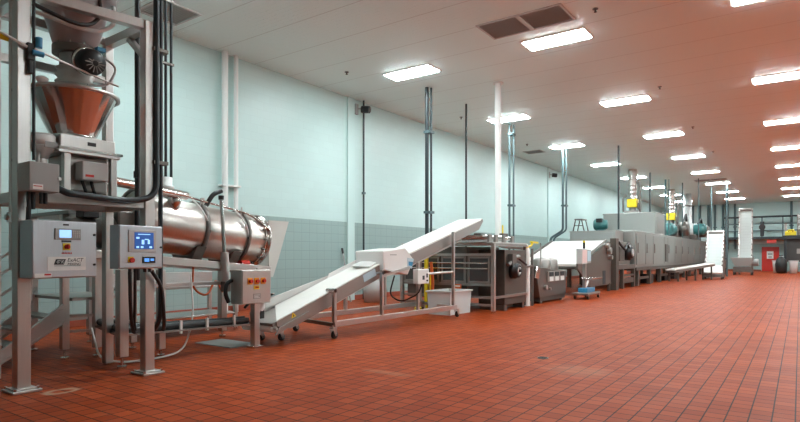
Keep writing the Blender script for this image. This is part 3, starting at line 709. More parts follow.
# top rail
MB().path([A0 + Vector((.22, .1, .46)), A1 + Vector((.22, -.25, .42)), A1 + Vector((.40, .0, .16))], .018, 10, .2).build('spray_rail', 'polish', t)
for f_ in (.1, .45, .8):
    c = A0 + ax * f_; MB().bar(c + Vector((.2, 0, .34)), c + Vector((.22, 0, .47)), .02, .02).build('rail_stand', 'steel', t)
for f_ in (.38, .72):
    c = A0 + ax * f_
    part_label(MB().path([c + Vector((.22, .0, .42)), c + Vector((.34, .05, .30)), c + Vector((.41, .12, .12)), c + Vector((.40, .16, -.02))], .014, 8, .1).build('spray_tube', 'labelwhite', t), 'pale bent spray tube')
    MB().ball(c + Vector((.40, .16, -.04)), .025).build('nozzle', 'black', t)
for f_ in (.20, .29, .50): MB().cyl(A0 + ax * f_ + Vector((.1, 0, .38)), A0 + ax * f_ + Vector((.1, 0, .50)), .03, 12).build('port', 'steel', t)
# inlet
iy = 4.64
MB().lathe((-7.40, iy, 2.16), (-7.40, iy, 2.47), [(0, 0), (0, .12), (.1, .12), (.1, .085), (.5, .085), (.5, .11), (.6, .11), (.6, .085), (1, .085), (1, 0)], 24).build('inlet', 'labelwhite', t)
MB().lathe((-7.14, iy - .05, 1.98), (-7.14, iy - .02, 2.25), [(0, 0), (0, .05), (.4, .09), (1, .09), (1, 0)], 20).build('feed_spout', 'polish', t)
# chute
part_label(MB().prism([(-7.75, 6.29, 1.93), (-7.75, 6.73, 1.93), (-7.75, 6.50, 1.30), (-7.75, 6.38, 1.0), (-7.75, 6.29, 1.0)], (.02, 0, 0)).prism([(-7.12, 6.29, 1.93), (-7.12, 6.73, 1.93), (-7.12, 6.50, 1.30), (-7.12, 6.38, 1.0), (-7.12, 6.29, 1.0)], (.02, 0, 0)).prism([(-7.12, 6.71, 1.93), (-7.12, 6.49, 1.30), (-7.12, 6.37, 1.0), (-7.12, 6.39, 1.0), (-7.12, 6.51, 1.30), (-7.12, 6.73, 1.93)], (-.63, 0, 0)).build('discharge_chute', 'chutefilm', t), 'milky tapered discharge chute')
# hook handle
part_label(MB().path([(-7.25, 5.20, 2.10), (-7.22, 5.30, 2.28), (-7.2, 5.44, 2.34)], .035, 12, .15).build('lift_handle', 'black', t), 'black curved lift handle')
# stand
for (x, y) in ((-6.98, 4.3), (-7.86, 4.4), (-6.98, 5.95), (-7.86, 5.95)):
    big = y > 5
    w = .055 if big else .045
    l = MB().box((x - w, y - w, .10), (x + w, y + w, 1.16)).build('leg', 'steel', t, .006)
    MB().cyl((x, y, .0), (x, y, .03), .055, 12).cyl((x, y, .03), (x, y, .10), .02, 10).build('levelling_foot', 'polish', l)
for x in (-6.98, -7.86): MB().bar((x, 4.15, 1.30), (x, 6.2, 1.12), .08, .11).build('cradle_beam', 'steel_h', t, .006)
MB().bar((-6.98, 4.2, .95), (-6.98, 6.0, .95), .05, .05).build('lower_rail', 'steel_h', t, .004)
MB().bar((-6.98, 5.95, 1.12), (-7.86, 5.95, 1.12), .07, .09).bar((-6.98, 4.35, 1.24), (-7.86, 4.4, 1.24), .07, .09).build('cross_beam', 'steel', t, .006)
MB().cyl((-7.2, 5.78, 1.21), (-7.2, 5.94, 1.21), .07, 16).build('drive_cap', 'red', t)
# drive behind the posts
t = thing('drive_motor', 'dark drive motor and gearbox half hidden behind the control cabinets', 'motor', (-7.45, 3.75, 1.6))
MB().lathe((-7.45, 3.30, 1.66), (-7.45, 3.86, 1.66), [(0, 0), (0, .15), (.05, .17), (.7, .17), (.75, .21), (1, .21), (1, 0)], 28).build('motor_body', 'dark', t)
MB().box((-7.65, 3.86, 1.42), (-7.25, 4.12, 1.95)).build('gearbox', 'dark', t, .03)
MB().box((-7.5, 3.45, 1.83), (-7.3, 3.65, 1.93)).build('terminal_box', 'black', t, .01)
MB().box((-7.7, 3.4, 1.31), (-7.2, 4.13, 1.42)).build('mount', 'steel', t, .01)

# linear actuator on a column
t = thing('lift_cylinder', 'upright steel lift cylinder with a thin rod in front of the drum', 'actuator', (-6.92, 5.27, 1.0))
MB().cyl((-6.92, 5.29, 1.20), (-6.92, 5.22, 2.19), .028, 12).build('rod', 'polish', t)
MB().cyl((-6.92, 5.30, .97), (-6.92, 5.28, 1.40), .06, 18).cyl((-6.92, 5.28, 1.22), (-6.92, 5.28, 1.26), .07, 18).build('barrel', 'steel', t)
MB().box((-6.97, 5.24, .82), (-6.87, 5.36, .97)).build('clevis', 'dark', t, .01)
MB().cyl((-6.92, 5.22, 2.17), (-6.92, 5.22, 2.23), .04, 12).build('rod_eye', 'black', t)

# stainless work table by the wall
t = thing('work_table', 'stainless work table with a lower shelf standing by the wall behind the drum', 'table', (-8.8, 5.6, 0))
MB().box((-9.25, 4.6, .80), (-8.35, 6.75, .84)).build('table_top', 'steel_h', t, .01)
MB().box((-9.2, 4.65, .30), (-8.4, 6.7, .33)).build('shelf', 'steel_h', t, .006)
MB().box((-9.25, 4.6, .84), (-9.22, 6.75, 1.05)).build('backsplash', 'steel_h', t, .004)
for (x, y) in ((-9.18, 4.68), (-9.18, 6.66), (-8.42, 4.68), (-8.42, 6.66)):
    l = MB().box((x - .03, y - .03, .04), (x + .03, y + .03, .80)).build('leg', 'steel', t)
    MB().cyl((x, y, 0), (x, y, .05), .035, 12).build('foot', 'polish', l)
t = thing('pressure_hose', 'orange red coiled hose hanging below the drum', 'hose', (-7.5, 5.3, .8))
MB().path([(-7.35, 5.05, 1.2), (-7.3, 5.0, .86), (-7.3, 5.25, .72), (-7.35, 5.45, 1.02), (-7.3, 5.55, .72), (-7.35, 5.65, 1.15)], .016, 8, .15).build('tube', 'orange', t)
MB().cyl((-7.35, 5.05, 1.18), (-7.35, 5.05, 1.24), .03, 10).build('coupling', 'red', t)

# ---- control box on a post
t = thing('control_box', 'stainless control box with three amber buttons on a post beside the conveyor foot', 'control panel', (-6.55, 5.53, 0))
x = -6.42
MB().box((x - .26, 5.20, .655), (x - .015, 5.73, 1.145)).build('body', 'steel', t, .008)
d = MB().box((x - .02, 5.205, .66), (x, 5.725, 1.14)).build('door', 'steel', t, .008)
for y in (5.335, 5.455, 5.575):
    p = part_label(MB().box((x, y - .045, .935), (x + .008, y + .045, 1.03)).build('button_plate', 'amber', t, .004), 'amber button plate')
    MB().cyl((x + .008, y, .982), (x + .045, y, .982), .026, 14).build('button', 'red', p)
p = part_label(MB().box((x, 5.405, .862), (x + .006, 5.50, .918)).build('switch_plate', 'yellow', t), 'yellow isolator plate')
MB().bar((x + .006, 5.43, .893), (x + .03, 5.47, .893), .02, .02).build('switch', 'red', p)
n = part_label(MB().box((x, 5.395, .725), (x + .003, 5.53, .80)).build('nameplate', 'grey', t), 'grey nameplate')
MB().box((x + .003, 5.41, .775), (x + .004, 5.515, .782)).box((x + .003, 5.41, .755), (x + .004, 5.49, .762)).box((x + .003, 5.41, .738), (x + .004, 5.515, .745)).build('print', 'labelwhite', n)
MB().box((x - .17, 5.48, .03), (x - .07, 5.58, .655)).build('post', 'steel', t, .006)
MB().box((x - .20, 5.44, 0), (x - .04, 5.62, .03)).build('foot_plate', 'polish', t, .005)
MB().box((x - .155, 5.59, .42), (x - .07, 5.66, .655)).build('conduit_cluster', 'black', t)
MB().path([(x - .22, 5.2, 1.0), (x - .25, 5.12, .95), (x - .25, 5.1, .80), (x - .25, 5.16, .68)], .03, 10, .06).build('cable_bend', 'black', t)
tag(MB().box((-7.6, 5.25, 0), (-6.75, 5.75, .012)).build('floor_plate', 'concrete'), 'flat grey steel sheet lying on the floor under the control post', 'plate')

# ================================================================== INCLINED CONVEYOR
def caster(root, x, y, r=.062, top=.20, side=1, mat='steel'):
    c = MB()
    c.box((x - .05, y - .045, top - .015), (x + .05, y + .045, top))
    for s in (-1, 1): c.prism([(x + s * .034, y - .045, top - .015), (x + s * .034, y + .045, top - .015), (x + s * .034, y + .055, r - .015), (x + s * .034, y + .02, r - .02)], (.006 * s, 0, 0))
    c.cyl((x, y, top), (x, y, top + .03), .02, 10)
    o = c.build('caster', mat, root)
    MB().lathe((x - .024, y + .03, r), (x + .024, y + .03, r), [(0, 0), (0, r * .9), (.2, r), (.8, r), (1, r * .9), (1, 0)], 22).build('wheel', 'black', o)
    MB().cyl((x - .04, y + .03, r), (x + .04, y + .03, r), .014, 8).build('axle', 'polish', o)
    return o
XN, XF = -6.30, -6.88
SL, SU = .322, .272
def zl(y): return .38 + SL * (y - 5.73)
def zu(y): return 1.43 + SU * (y - 9.35)
nl = Vector((0, -SL, 1)).normalized(); nu = Vector((0, -SU, 1)).normalized()
def PL(x, y, n=0): return Vector((x, y, zl(y))) + nl * n
def PU(x, y, n=0): return Vector((x, y, zu(y))) + nu * n
t = thing('inclined_conveyor', 'two-stage white belt conveyor climbing on a wheeled tubular frame', 'conveyor', (-6.8, 8.0, 0))
# lower stage
MB().prism([PL(XN, 5.72, -.012), PL(XN, 8.9, -.012), PL(XN, 8.9, -.24), PL(XN, 5.95, -.22), PL(XN, 5.72, -.08)], (-.02, 0, 0)).build('lower_side_plate', 'dull', t, .004)
MB().prism([PL(XF, 5.75, .10), PL(XF, 6.2, .16), PL(XF, 7.45, .05), PL(XF, 8.9, 0), PL(XF, 8.9, -.24), PL(XF, 5.95, -.22), PL(XF, 5.72, -.08)], (-.02, 0, 0)).build('lower_side_plate', 'steel', t, .004)
MB().prism([PL(XN + .012, 5.72, .0), PL(XF + .01, 6.22, .0), PL(XF + .01, 8.9, .0), PL(XN + .012, 8.9, .0)], nl * .014).build('lower_belt', 'belt', t)
MB().prism([PL(XN - .022, 5.66, -.01), PL(XN - .022, 6.3, -.01), PL(XN - .022, 6.3, -.06), PL(XN - .022, 5.66, -.06)], (XF - XN + .045, 0, 0)).build('tail_pan', 'dull', t)
part_label(MB().prism([PL(XF + .012, 7.42, .012), PL(XF + .012, 8.6, .012), PL(XF + .012, 8.6, .085), PL(XF + .012, 7.5, .085)], (.015, 0, 0)).build('side_flange', 'white', t), 'low white side flange')
part_label(MB().prism([PL(XN - .06, 8.02, .014), PL(XN - .08, 8.35, .016), PL(XN - .3, 8.45, .05), PL(XF + .12, 8.40, .02), PL(XF + .08, 8.05, .02), PL(XN - .33, 7.92, .06)], nl * .03).build('folded_liner', 'white', t, .012), 'crumpled white liner')
MB().cyl((-6.36, 5.73, .27), (-7.02, 5.73, .27), .065, 20).cyl((-6.30, 5.73, .27), (-7.06, 5.73, .27), .02, 10).build('tail_roller', 'whitepaint', t)
MB().prism([PL(-6.29, 5.72, -.10), PL(-6.29, 6.35, -.10), PL(-6.29, 6.35, -.16), PL(-6.29, 5.62, -.18)], (.025, 0, 0)).build('tensioner', 'dull', t, .005)
w = part_label(MB().prism([PL(-6.298, 6.00, -.075), PL(-6.298, 6.10, -.075), PL(-6.298, 6.05, .0)], (.004, 0, 0)).build('warning_label', 'yellow', t), 'yellow warning triangle')
MB().prism([PL(-6.294, 6.035, -.062), PL(-6.294, 6.065, -.062), PL(-6.294, 6.05, -.025)], (.003, 0, 0)).build('symbol', 'ink', w)
part_label(MB().prism([PL(-6.298, 7.73, -.02), PL(-6.298, 8.08, -.02), PL(-6.298, 8.08, -.15), PL(-6.298, 7.73, -.15)], (.004, 0, 0)).build('sticker', 'labelblue', t), 'pale blue sticker')
MB().prism([PL(-6.45, 6.9, -.26), PL(-6.45, 8.9, -.26), PL(-6.45, 8.9, -.31), PL(-6.45, 6.9, -.31)], (-.35, 0, 0)).build('drip_pan', 'steel_h', t)
# hood
part_label(MB().prism([(-6.2, 8.20, 1.44), (-6.2, 8.92, 1.50), (-6.2, 9.22, 1.27), (-6.2, 9.00, .98), (-6.2, 8.23, 1.09)], (-.66, 0, 0)).build('white_hood', 'white', t, .02), 'white plastic hood between the two stages')
part_label(MB().prism([(-6.198, 8.98, 1.31), (-6.198, 9.20, 1.29), (-6.198, 9.13, 1.10), (-6.198, 8.98, 1.12)], (.004, 0, 0)).build('hood_label', 'labelblue', t), 'pale hood label with blue print')
MB().prism([(-6.193, 9.02, 1.24), (-6.193, 9.17, 1.225), (-6.193, 9.14, 1.15), (-6.193, 9.02, 1.16)], (.003, 0, 0)).build('label_print', 'blue', t)
MB().box((-6.199, 8.42, 1.36), (-6.195, 8.62, 1.375)).build('hood_mark', 'grey', t)
# upper stage
y0u, y1u = 9.0, 12.32
MB().prism([PU(XN + .008, y0u, .018), PU(XN + .008, y1u, .018), PU(XN + .008, y1u + .03, .0), PU(XN + .008, y1u, -.012), PU(XN + .008, y0u, -.012)], (XF - XN - .07, 0, 0)).build('upper_belt', 'belt', t, .004)
for x in (XN, XF - .06): MB().prism([PU(x, y0u, -.01), PU(x, y1u, -.01), PU(x, y1u, -.06), PU(x, y1u - .25, -.20), PU(x, y0u, -.23)], (.02, 0, 0)).build('upper_side_plate', 'dull', t, .004)
MB().prism([PU(XN - .1, y0u + .1, -.27), PU(XN - .1, y1u - .9, -.27), PU(XN - .1, y1u - .9, -.30), PU(XN - .1, y0u + .1, -.30)], (-.4, 0, 0)).build('return_pan', 'steel_h', t)
MB().cyl(PU(XN + .02, y1u - .03, -.03), PU(XF - .08, y1u - .03, -.03), .04, 14).build('head_roller', 'dull', t)
# frame
NX, FX_ = -6.18, -7.36
MB().bar((NX, 6.85, .235), (NX, 10.85, .225), .06, .10).build('base_rail', 'steel_h', t, .006)
MB().bar((FX_, 7.10, .235), (FX_, 11.35, .225), .06, .10).build('base_rail', 'steel_h', t, .006)
MB().bar((NX, 6.86, .225), (FX_, 7.12, .225), .05, .06).build('cross_tube', 'dark', t, .005)
MB().bar((NX, 10.8, .225), (FX_, 11.3, .225), .05, .06).build('cross_tube', 'steel', t, .005)
for y, zt in ((6.86, .82), (8.14, 1.10), (9.32, 1.22), (10.72, 1.88)):
    MB().box((NX - .03, y - .03, .27), (NX + .03, y + .03, zt)).build('upright', 'steel', t, .005)
for y, zt in ((7.2, .68), (8.5, 1.02), (9.8, 1.40), (11.2, 1.78)):
    MB().box((FX_ - .03, y - .03, .27), (FX_ + .03, y + .03, zt)).build('upright', 'steel', t, .005)
    MB().bar((FX_, y, zt - .05), (-6.9, y, zt - .05), .04, .04).build('support_arm', 'steel', t)
for y, zt in ((6.86, .78), (8.14, 1.04)):
    MB().cyl((NX + .03, y, zt), (-6.34, y, zt), .035, 12).build('pivot', 'polish', t)
MB().cyl((NX, 9.36, .98), (NX, 10.72, 1.0), .025, 12).build('arm_tube', 'steel', t)
MB().bar((NX, 8.16, .98), (NX, 9.0, 1.12), .05, .05).build('stay', 'steel', t)
MB().bar((FX_ + .4, 8.2, .85), (FX_ + .4, 9.3, 1.12), .05, .05).build('stay', 'steel', t)
for (x, y) in ((NX + .01, 6.82), (FX_, 7.12), (NX, 10.86), (FX_, 11.32)): caster(t, x, y, .065, .185)
for (x, y) in ((-6.72, 6.18), (-7.0, 6.02)): caster(t, x, y, .06, .17)
MB().bar((-6.66, 6.22, .215), (-7.06, 6.05, .215), .05, .05).bar((-6.7, 6.2, .22), (-6.7, 6.25, .34), .04, .05).build('foot_bar', 'dark', t)
e_ = part_label(MB().box((-6.15, 9.10, .80), (-6.03, 9.50, 1.09)).build('switch_box', 'white', t, .012), 'white switch box')
MB().box((-6.03, 9.40, .92), (-6.026, 9.45, 1.0)).box((-6.03, 9.26, .88), (-6.026, 9.33, .96)).build('switches', 'ink', e_)
MB().cyl((-6.03, 9.42, .86), (-6.01, 9.42, .86), .018, 10).build('button', 'black', e_)
MB().path([(-6.1, 9.35, .80), (-6.15, 9.3, .6), (-6.5, 9.2, .42), (-6.8, 9.2, .55), (-6.7, 9.25, .95)], .016, 8, .15).build('cable', 'black', t)
part_label(MB().path([(-6.86, 5.6, .56), (-6.72, 5.66, .72), (-6.60, 5.70, .75)], .022, 8, .06).bar((-6.66, 5.66, .75), (-6.42, 5.78, .77), .07, .025).build('scraper_arm', 'black', t), 'black sensor arm with a silver head')
MB().bar((-6.52, 5.73, .775), (-6.42, 5.78, .785), .075, .012).build('sensor_head', 'polish', t)
part_label(MB().ball((-6.55, 5.62, .60), .09, .8, 1.0, 1.6).build('white_cap', 'white', t), 'white rounded cap')

# things behind the conveyor
t = thing('white_bin', 'white plastic bin on the floor behind the conveyor end', 'bin', (-6.6, 11.4, 0))
b = MB(); bx0, bx1, by0, by1, bh = -7.05, -6.42, 11.02, 12.0, .54
def frustum(m, x0, x1, y0, y1, z0, z1, g):
    lo = [(x0 + g, y0 + g, z0), (x1 - g, y0 + g, z0), (x1 - g, y1 - g, z0), (x0 + g, y1 - g, z0)]; hi = [(x0, y0, z1), (x1, y0, z1), (x1, y1, z1), (x0, y1, z1)]
    m._new(lo + hi, [(3, 2, 1, 0), (0, 1, 5, 4), (1, 2, 6, 5), (2, 3, 7, 6), (3, 0, 4, 7)])
b2 = MB(); frustum(b2, bx0, bx1, by0, by1, 0.0, bh, .025); frustum(b2, bx0 + .015, bx1 - .015, by0 + .015, by1 - .015, .02, bh - .001, .025)
b2.build('tub', 'binwhite', t)
MB().box((bx0 - .03, by0 - .03, bh - .03), (bx1 + .03, by0 + .015, bh + .01)).box((bx0 - .03, by1 - .015, bh - .03), (bx1 + .03, by1 + .03, bh + .01)).box((bx0 - .03, by0 + .015, bh - .03), (bx0 + .015, by1 - .015, bh + .01)).box((bx1 - .015, by0 + .015, bh - .03), (bx1 + .03, by1 - .015, bh + .01)).build('rim', 'binwhite', t, .008)
t = thing('grey_bin', 'round grey waste bin standing by the wall behind the conveyor', 'bin', (-10.2, 13.2, 0))
MB().lathe((-10.2, 13.0, 0), (-10.2, 13.0, .75), [(0, 0), (0, .26), (1, .31), (1, .29), (.05, .24), (.05, 0)], 24).build('tub', 'lightgrey', t)
MB().lathe((-10.2, 13.0, .70), (-10.2, 13.0, .75), [(0, .30), (0, .33), (1, .33), (1, .30)], 24).build('rim', 'lightgrey', t)
t = thing('yellow_lift_post', 'yellow post lift standing behind the white bin and switch box', 'lift', (-7.6, 11.9, 0))
MB().box((-7.9, 11.75, 0), (-7.4, 12.02, .06)).build('base', 'yellow', t, .01)
MB().bar((-7.62, 11.88, .06), (-7.62, 11.88, 1.45), .07, .09).bar((-7.5, 11.88, .06), (-7.5, 11.88, .9), .03, .05).build('mast', 'yellow', t)
MB().path([(-7.5, 11.9, 1.2), (-7.45, 11.92, .7), (-7.48, 11.9, .3)], .04, 8).build('hose', 'orange', t)
t = thing('leaning_pole', 'dark thin pole leaning against the tiled wall', 'pole', (-11.0, 12.7, 0))
MB().cyl((-10.75, 12.65, 0), (-11.13, 12.72, 1.52), .025, 10).build('shaft', 'grey', t)
MB().cyl((-11.105, 12.715, 1.42), (-11.145, 12.722, 1.58), .032, 10).build('grip', 'black', t)

# ================================================================== SHEETER (big framed machine)
t = thing('sheeter', 'large dark framed sheeting machine with window guards under the conveyor head', 'machine', (-7.0, 12.9, 0))
SX0, SX1, SY0, SY1 = -8.5, -5.88, 12.08, 14.02
for (x, y) in ((SX1, SY0), (SX0, SY0), (SX0, SY1)):
    p = MB().box((x - .045, y - .045, .05), (x + .045, y + .045, 1.64)).build('corner_post', 'steel', t, .006)
    MB().cyl((x, y, 0), (x, y, .05), .05, 12).build('foot', 'polish', p)
for z in (1.62, 1.38): MB().bar((SX0, SY0, z), (SX1, SY0, z), .06, .06).build('top_rail', 'steel', t)
for z in (.66, .36, .18): MB().bar((SX0, SY0, z), (SX1, SY0, z), .05, .06).build('lower_rail', 'dull', t)
for z in (.36, 1.62): MB().bar((SX1, SY0, z), (SX1, SY1, z), .05, .06).build('side_rail', 'dull', t)
# guard windows on the near end
for x0, x1 in ((-8.42, -7.35), (-7.29, -6.6), (-6.54, -5.95)):
    g = MB(); w = .05; z0, z1, y = .70, 1.34, SY0 - .01
    g.box((x0, y - .03, z0), (x1, y, z0 + w)); g.box((x0, y - .03, z1 - w), (x1, y, z1)); g.box((x0, y - .03, z0 + w), (x0 + w, y, z1 - w)); g.box((x1 - w, y - .03, z0 + w), (x1, y, z1 - w))
    o = g.build('guard_window', 'dull', t)
    MB().box((x0 + w, y - .02, z0 + w), (x1 - w, y - .012, z1 - w)).build('pane', 'lens', o)
l = part_label(MB().box((-6.98, SY0 - .045, .52), (-6.72, SY0 - .03, .66)).build('warning_plate', 'orange', t), 'orange warning plate')
MB().box((-6.95, SY0 - .047, .60), (-6.75, SY0 - .045, .63)).build('print', 'labelwhite', l)
MB().box((SX0 + .1, SY0 + .1, .30), (SX1 - .75, SY1 - .05, 1.58)).build('inner_body', 'dark', t, .01)
MB().box((-6.62, 12.75, .14), (-5.90, SY1, 1.50)).build('side_cabinet', 'oven_dark', t, .012)
MB().box((-6.6, 13.86, .0), (-5.92, SY1 - .02, .14)).build('cabinet_foot', 'dark', t)
MB().box((-6.6, 12.78, 0), (-5.92, 12.92, .14)).build('cabinet_foot', 'dark', t)
MB().box((-6.55, 13.05, .02), (-6.15, 13.8, .10)).build('drip_tray', 'concrete', t)
mw = MB().lathe((-5.90, 13.18, .98), (-5.70, 13.18, .98), [(0, 0), (0, .20), (.6, .20), (.7, .17), (1, .17), (1, .1), (.8, .1), (.8, 0)], 28).build('hand_wheel', 'black', t)
part_label(mw, 'black drive wheel with a pale ring')
MB().lathe((-5.78, 13.18, .98), (-5.69, 13.18, .98), [(0, .06), (1, .06), (1, .095), (0, .095), (0, .06)], 24).build('ring', 'lightgrey', mw)
MB().cyl((-5.70, 13.18, .98), (-5.66, 13.18, .98), .035, 14).build('hub', 'black', mw)
MB().box((-5.90, 12.95, 1.10), (-5.78, 13.2, 1.40)).cyl((-5.84, 13.05, 1.30), (-5.84, 13.45, 1.32), .06, 14).cyl((-5.84, 12.8, 1.12), (-5.84, 13.0, 1.20), .05, 12).build('drive_gear', 'dark', t, .008)
MB().path([(-5.84, 13.4, 1.30), (-5.80, 13.7, 1.18), (-5.82, 13.9, 1.12)], .03, 10).build('hose', 'black', t)
# deck with rollers
MB().box((SX0, SY0 - .05, 1.65), (SX1, SY1 + .1, 1.68)).build('deck', 'steel_h', t, .005)
for x0, x1 in ((-7.6, -7.54), (-6.06, -6.0)):
    for y in (SY0 + .1, SY0 + .45, SY0 + .9, SY0 + 1.4): MB().box((x0, y - .07, 1.68), (x1, y + .07, 1.86)).build('roller_bracket', 'dull', t, .01)
for y, r in ((SY0 + .1, .07), (SY0 + .45, .06), (SY0 + .9, .08), (SY0 + 1.4, .06)): MB().cyl((-7.5, y, 1.79), (-6.05, y, 1.79), r, 18).build('roller', 'polish', t)
MB().box((-6.5, SY0 + .2, 1.84), (-6.3, SY0 + .4, 1.90)).box((-6.2, SY0 + 1.0, 1.84), (-6.1, SY0 + 1.3, 1.92)).build('sensor', 'dark', t)
MB().cyl((-6.8, SY0 + .5, 1.84), (-6.8, SY0 + .5, 2.12), .012, 8).ball((-6.8, SY0 + .5, 2.1), .03).build('whisker', 'dull', t)
MB().path([(-6.55, 14.2, 1.66), (-5.98, 14.2, 1.66), (-5.90, 14.2, 1.60)], .03, 10).build('header_pipe', 'whitepaint', t)
for z in (1.05, 1.18): MB().cyl((-8.3, SY0 - .06, z), (-6.0, SY0 - .06, z), .02, 10).build('guard_bar', 'polish', t)
part_label(MB().path([(-6.0, 14.25, 1.58), (-5.98, 14.6, 1.62), (-5.98, 14.7, 1.70)], .03, 10).bar((-5.98, 14.62, 1.73), (-5.98, 15.05, 1.72), .07, .05).build('handle', 'yellow', t), 'yellow handle')
MB().bar((-5.93, 14.05, .05), (-5.93, 14.05, 1.66), .06, .06).bar((-5.93, 14.56, .0), (-5.93, 14.56, 1.55), .06, .05).bar((-5.93, 14.05, 1.05), (-5.93, 14.56, 1.08), .05, .05).build('end_frame', 'dark', t)

# ================================================================== FORMER (small machine)
t = thing('dough_former', 'low dark steel forming machine with three white switches and two round tops', 'machine', (-6.5, 15.9, 0))
MB().prism([(-5.96, 15.2, .18), (-5.96, 17.35, .18), (-5.96, 17.35, .90), (-5.96, 15.9, .98), (-5.96, 14.95, 1.06), (-5.96, 14.95, .82)], (-1.3, 0, 0)).build('body', 'dark', t, .012)
MB().box((-7.24, 15.25, .06), (-5.98, 17.3, .18)).build('plinth', 'oven_dark', t)
for (x, y) in ((-6.05, 15.45), (-6.05, 17.15), (-7.15, 15.45), (-7.15, 17.15)): MB().cyl((x, y, 0), (x, y, .07), .05, 12).build('foot', 'dull', t)
p = MB().box((-5.955, 15.72, .60), (-5.93, 17.15, .90)).build('control_panel', 'dull', t, .006)
for y in (15.86, 16.32, 16.78):
    q = part_label(MB().box((-5.93, y, .615), (-5.92, y + .30, .74)).build('switch_plate', 'labelwhite', p), 'white switch plate')
    q = MB().box((-5.93, y, .76), (-5.915, y + .30, .88)).build('switch_cover', 'ink', p)
MB().cyl((-5.95, 15.55, .45), (-5.88, 15.55, .45), .07, 16).cyl((-5.95, 15.9, .40), (-5.90, 15.9, .40), .04, 12).build('knob', 'steel', t)
MB().quad([(-5.94, 14.75, .75), (-5.94, 14.98, .70), (-5.94, 15.12, 1.0), (-5.94, 14.92, 1.05)], .03).build('tilted_plate', 'polish', t)
for y in (16.35, 16.95):
    MB().lathe((-6.35, y, .94), (-6.35, y, 1.30), [(0, .26), (.75, .26), (.92, .22), (1, .12), (1, 0)], 28).build('round_top', 'dull', t)
part_label(MB().box((-7.7, 14.9, 1.05), (-6.9, 18.3, 1.12)).build('infeed_belt', 'belt', t, .01), 'white infeed belt')
MB().cyl((-6.0, 15.35, 1.0), (-6.0, 15.35, 1.72), .018, 8).build('signal_rod', 'dull', t)
MB().bar((-7.0, 14.9, 1.18), (-7.0, 18.0, 1.18), .03, .05).bar((-7.65, 14.9, 1.18), (-7.65, 18.0, 1.18), .03, .05).build('guide_rail', 'steel', t)

# ================================================================== OPERATOR TROLLEY
t = thing('operator_trolley', 'wheeled steel stand carrying a two-panel operator screen in front of the wide belt', 'trolley', (-5.55, 18.0, 0))
MB().box((-5.80, 17.45, .14), (-5.30, 18.75, .20)).build('base_deck', 'dull', t, .01)
for (x, y) in ((-5.75, 17.55), (-5.75, 18.65), (-5.35, 17.55), (-5.35, 18.65)): caster(t, x, y, .05, .14, mat='dull')
MB().box((-5.62, 17.9, .20), (-5.52, 18.0, 1.12)).build('column', 'steel', t, .006)
MB().bar((-5.57, 17.95, .22), (-5.57, 18.35, .55), .05, .05).build('brace', 'steel', t)
b = MB().box((-5.66, 17.42, 1.10), (-5.48, 17.95, 1.58)).build('panel_box', 'lightgrey', t, .01)
part_label(MB().box((-5.48, 17.46, 1.14), (-5.475, 17.91, 1.54)).build('pale_screen', 'signface', b), 'pale cream panel')
c = MB().box((-5.68, 17.99, 1.12), (-5.50, 18.42, 1.56)).build('screen_box', 'grey', t, .01)
part_label(MB().box((-5.50, 18.02, 1.18), (-5.495, 18.39, 1.52)).build('screen', 'labelblue', c), 'blue grey screen')
MB().cyl((-5.58, 17.95, 1.58), (-5.58, 17.95, 1.78), .04, 12).build('beacon', 'black', t)
part_label(MB().cyl((-5.58, 17.95, 1.78), (-5.58, 17.95, 1.84), .035, 12).build('beacon_cap', 'yellow', t), 'yellow beacon cap')
MB().box((-5.60, 17.75, .62), (-5.25, 18.75, .66)).build('keyboard_shelf', 'polish', t, .006)
part_label(MB().box((-5.7, 17.7, .20), (-5.40, 18.5, .34)).build('tool_box', 'blue', t, .02), 'blue box on the base deck')

# ================================================================== WIDE BELT CONVEYOR
t = thing('wide_belt_conveyor', 'wide white belt rising to the oven with dark triangular side frames', 'conveyor', (-7.0, 20.5, 0))
wy0, wz0, wy1, wz1 = 18.8, 1.08, 22.0, 1.94
wx0, wx1 = -8.1, -6.02
MB().prism([(wx1 - .03, wy0, wz0), (wx1 - .03, wy1, wz1), (wx1 - .03, wy1, wz1 - .08), (wx1 - .03, wy0, wz0 - .08)], (wx0 - wx1 + .06, 0, 0)).build('belt', 'belt', t)
for x in (wx1, wx0 - .06):
    MB().prism([(x, wy0 - .1, wz0 + .02), (x, wy1 + .1, wz1 + .04), (x, wy1 + .75, wz1 - .1), (x, wy1 + .75, .25), (x, 19.9, .25), (x, 19.3, .62), (x, wy0 - .1, wz0 - .16)], (-.06, 0, 0)).build('side_frame', 'dark', t, .012)
for (x, y) in ((wx1 - .03, 20.0), (wx1 - .03, 22.5), (wx0 - .09, 20.0), (wx0 - .09, 22.5)):
    MB().box((x - .05, y - .05, 0), (x + .05, y + .05, .30)).build('leg', 'oven_dark', t)
part_label(MB().bar((wx1 + .01, wy0 + .3, wz0 + .02), (wx1 + .01, wy1 + .2, wz1 - .0), .02, .05).build('edge_strip', 'polish', t), 'bright edge strip')
MB().cyl((wx1 + .02, wy1 + .2, 1.55), (wx1 + .16, wy1 + .2, 1.55), .13, 18).cyl((wx1 + .0, wy1 + .05, 1.75), (wx1 + .12, wy1 + .05, 1.75), .09, 16).cyl((wx1, wy1 + .45, 1.3), (wx1 + .14, wy1 + .45, 1.3), .08, 14).build('drive_cluster', 'steel', t)
MB().box((wx1 - .0, 21.6, 0.3), (wx1 + .01, 21.95, .8)).build('access_plate', 'ink', t)

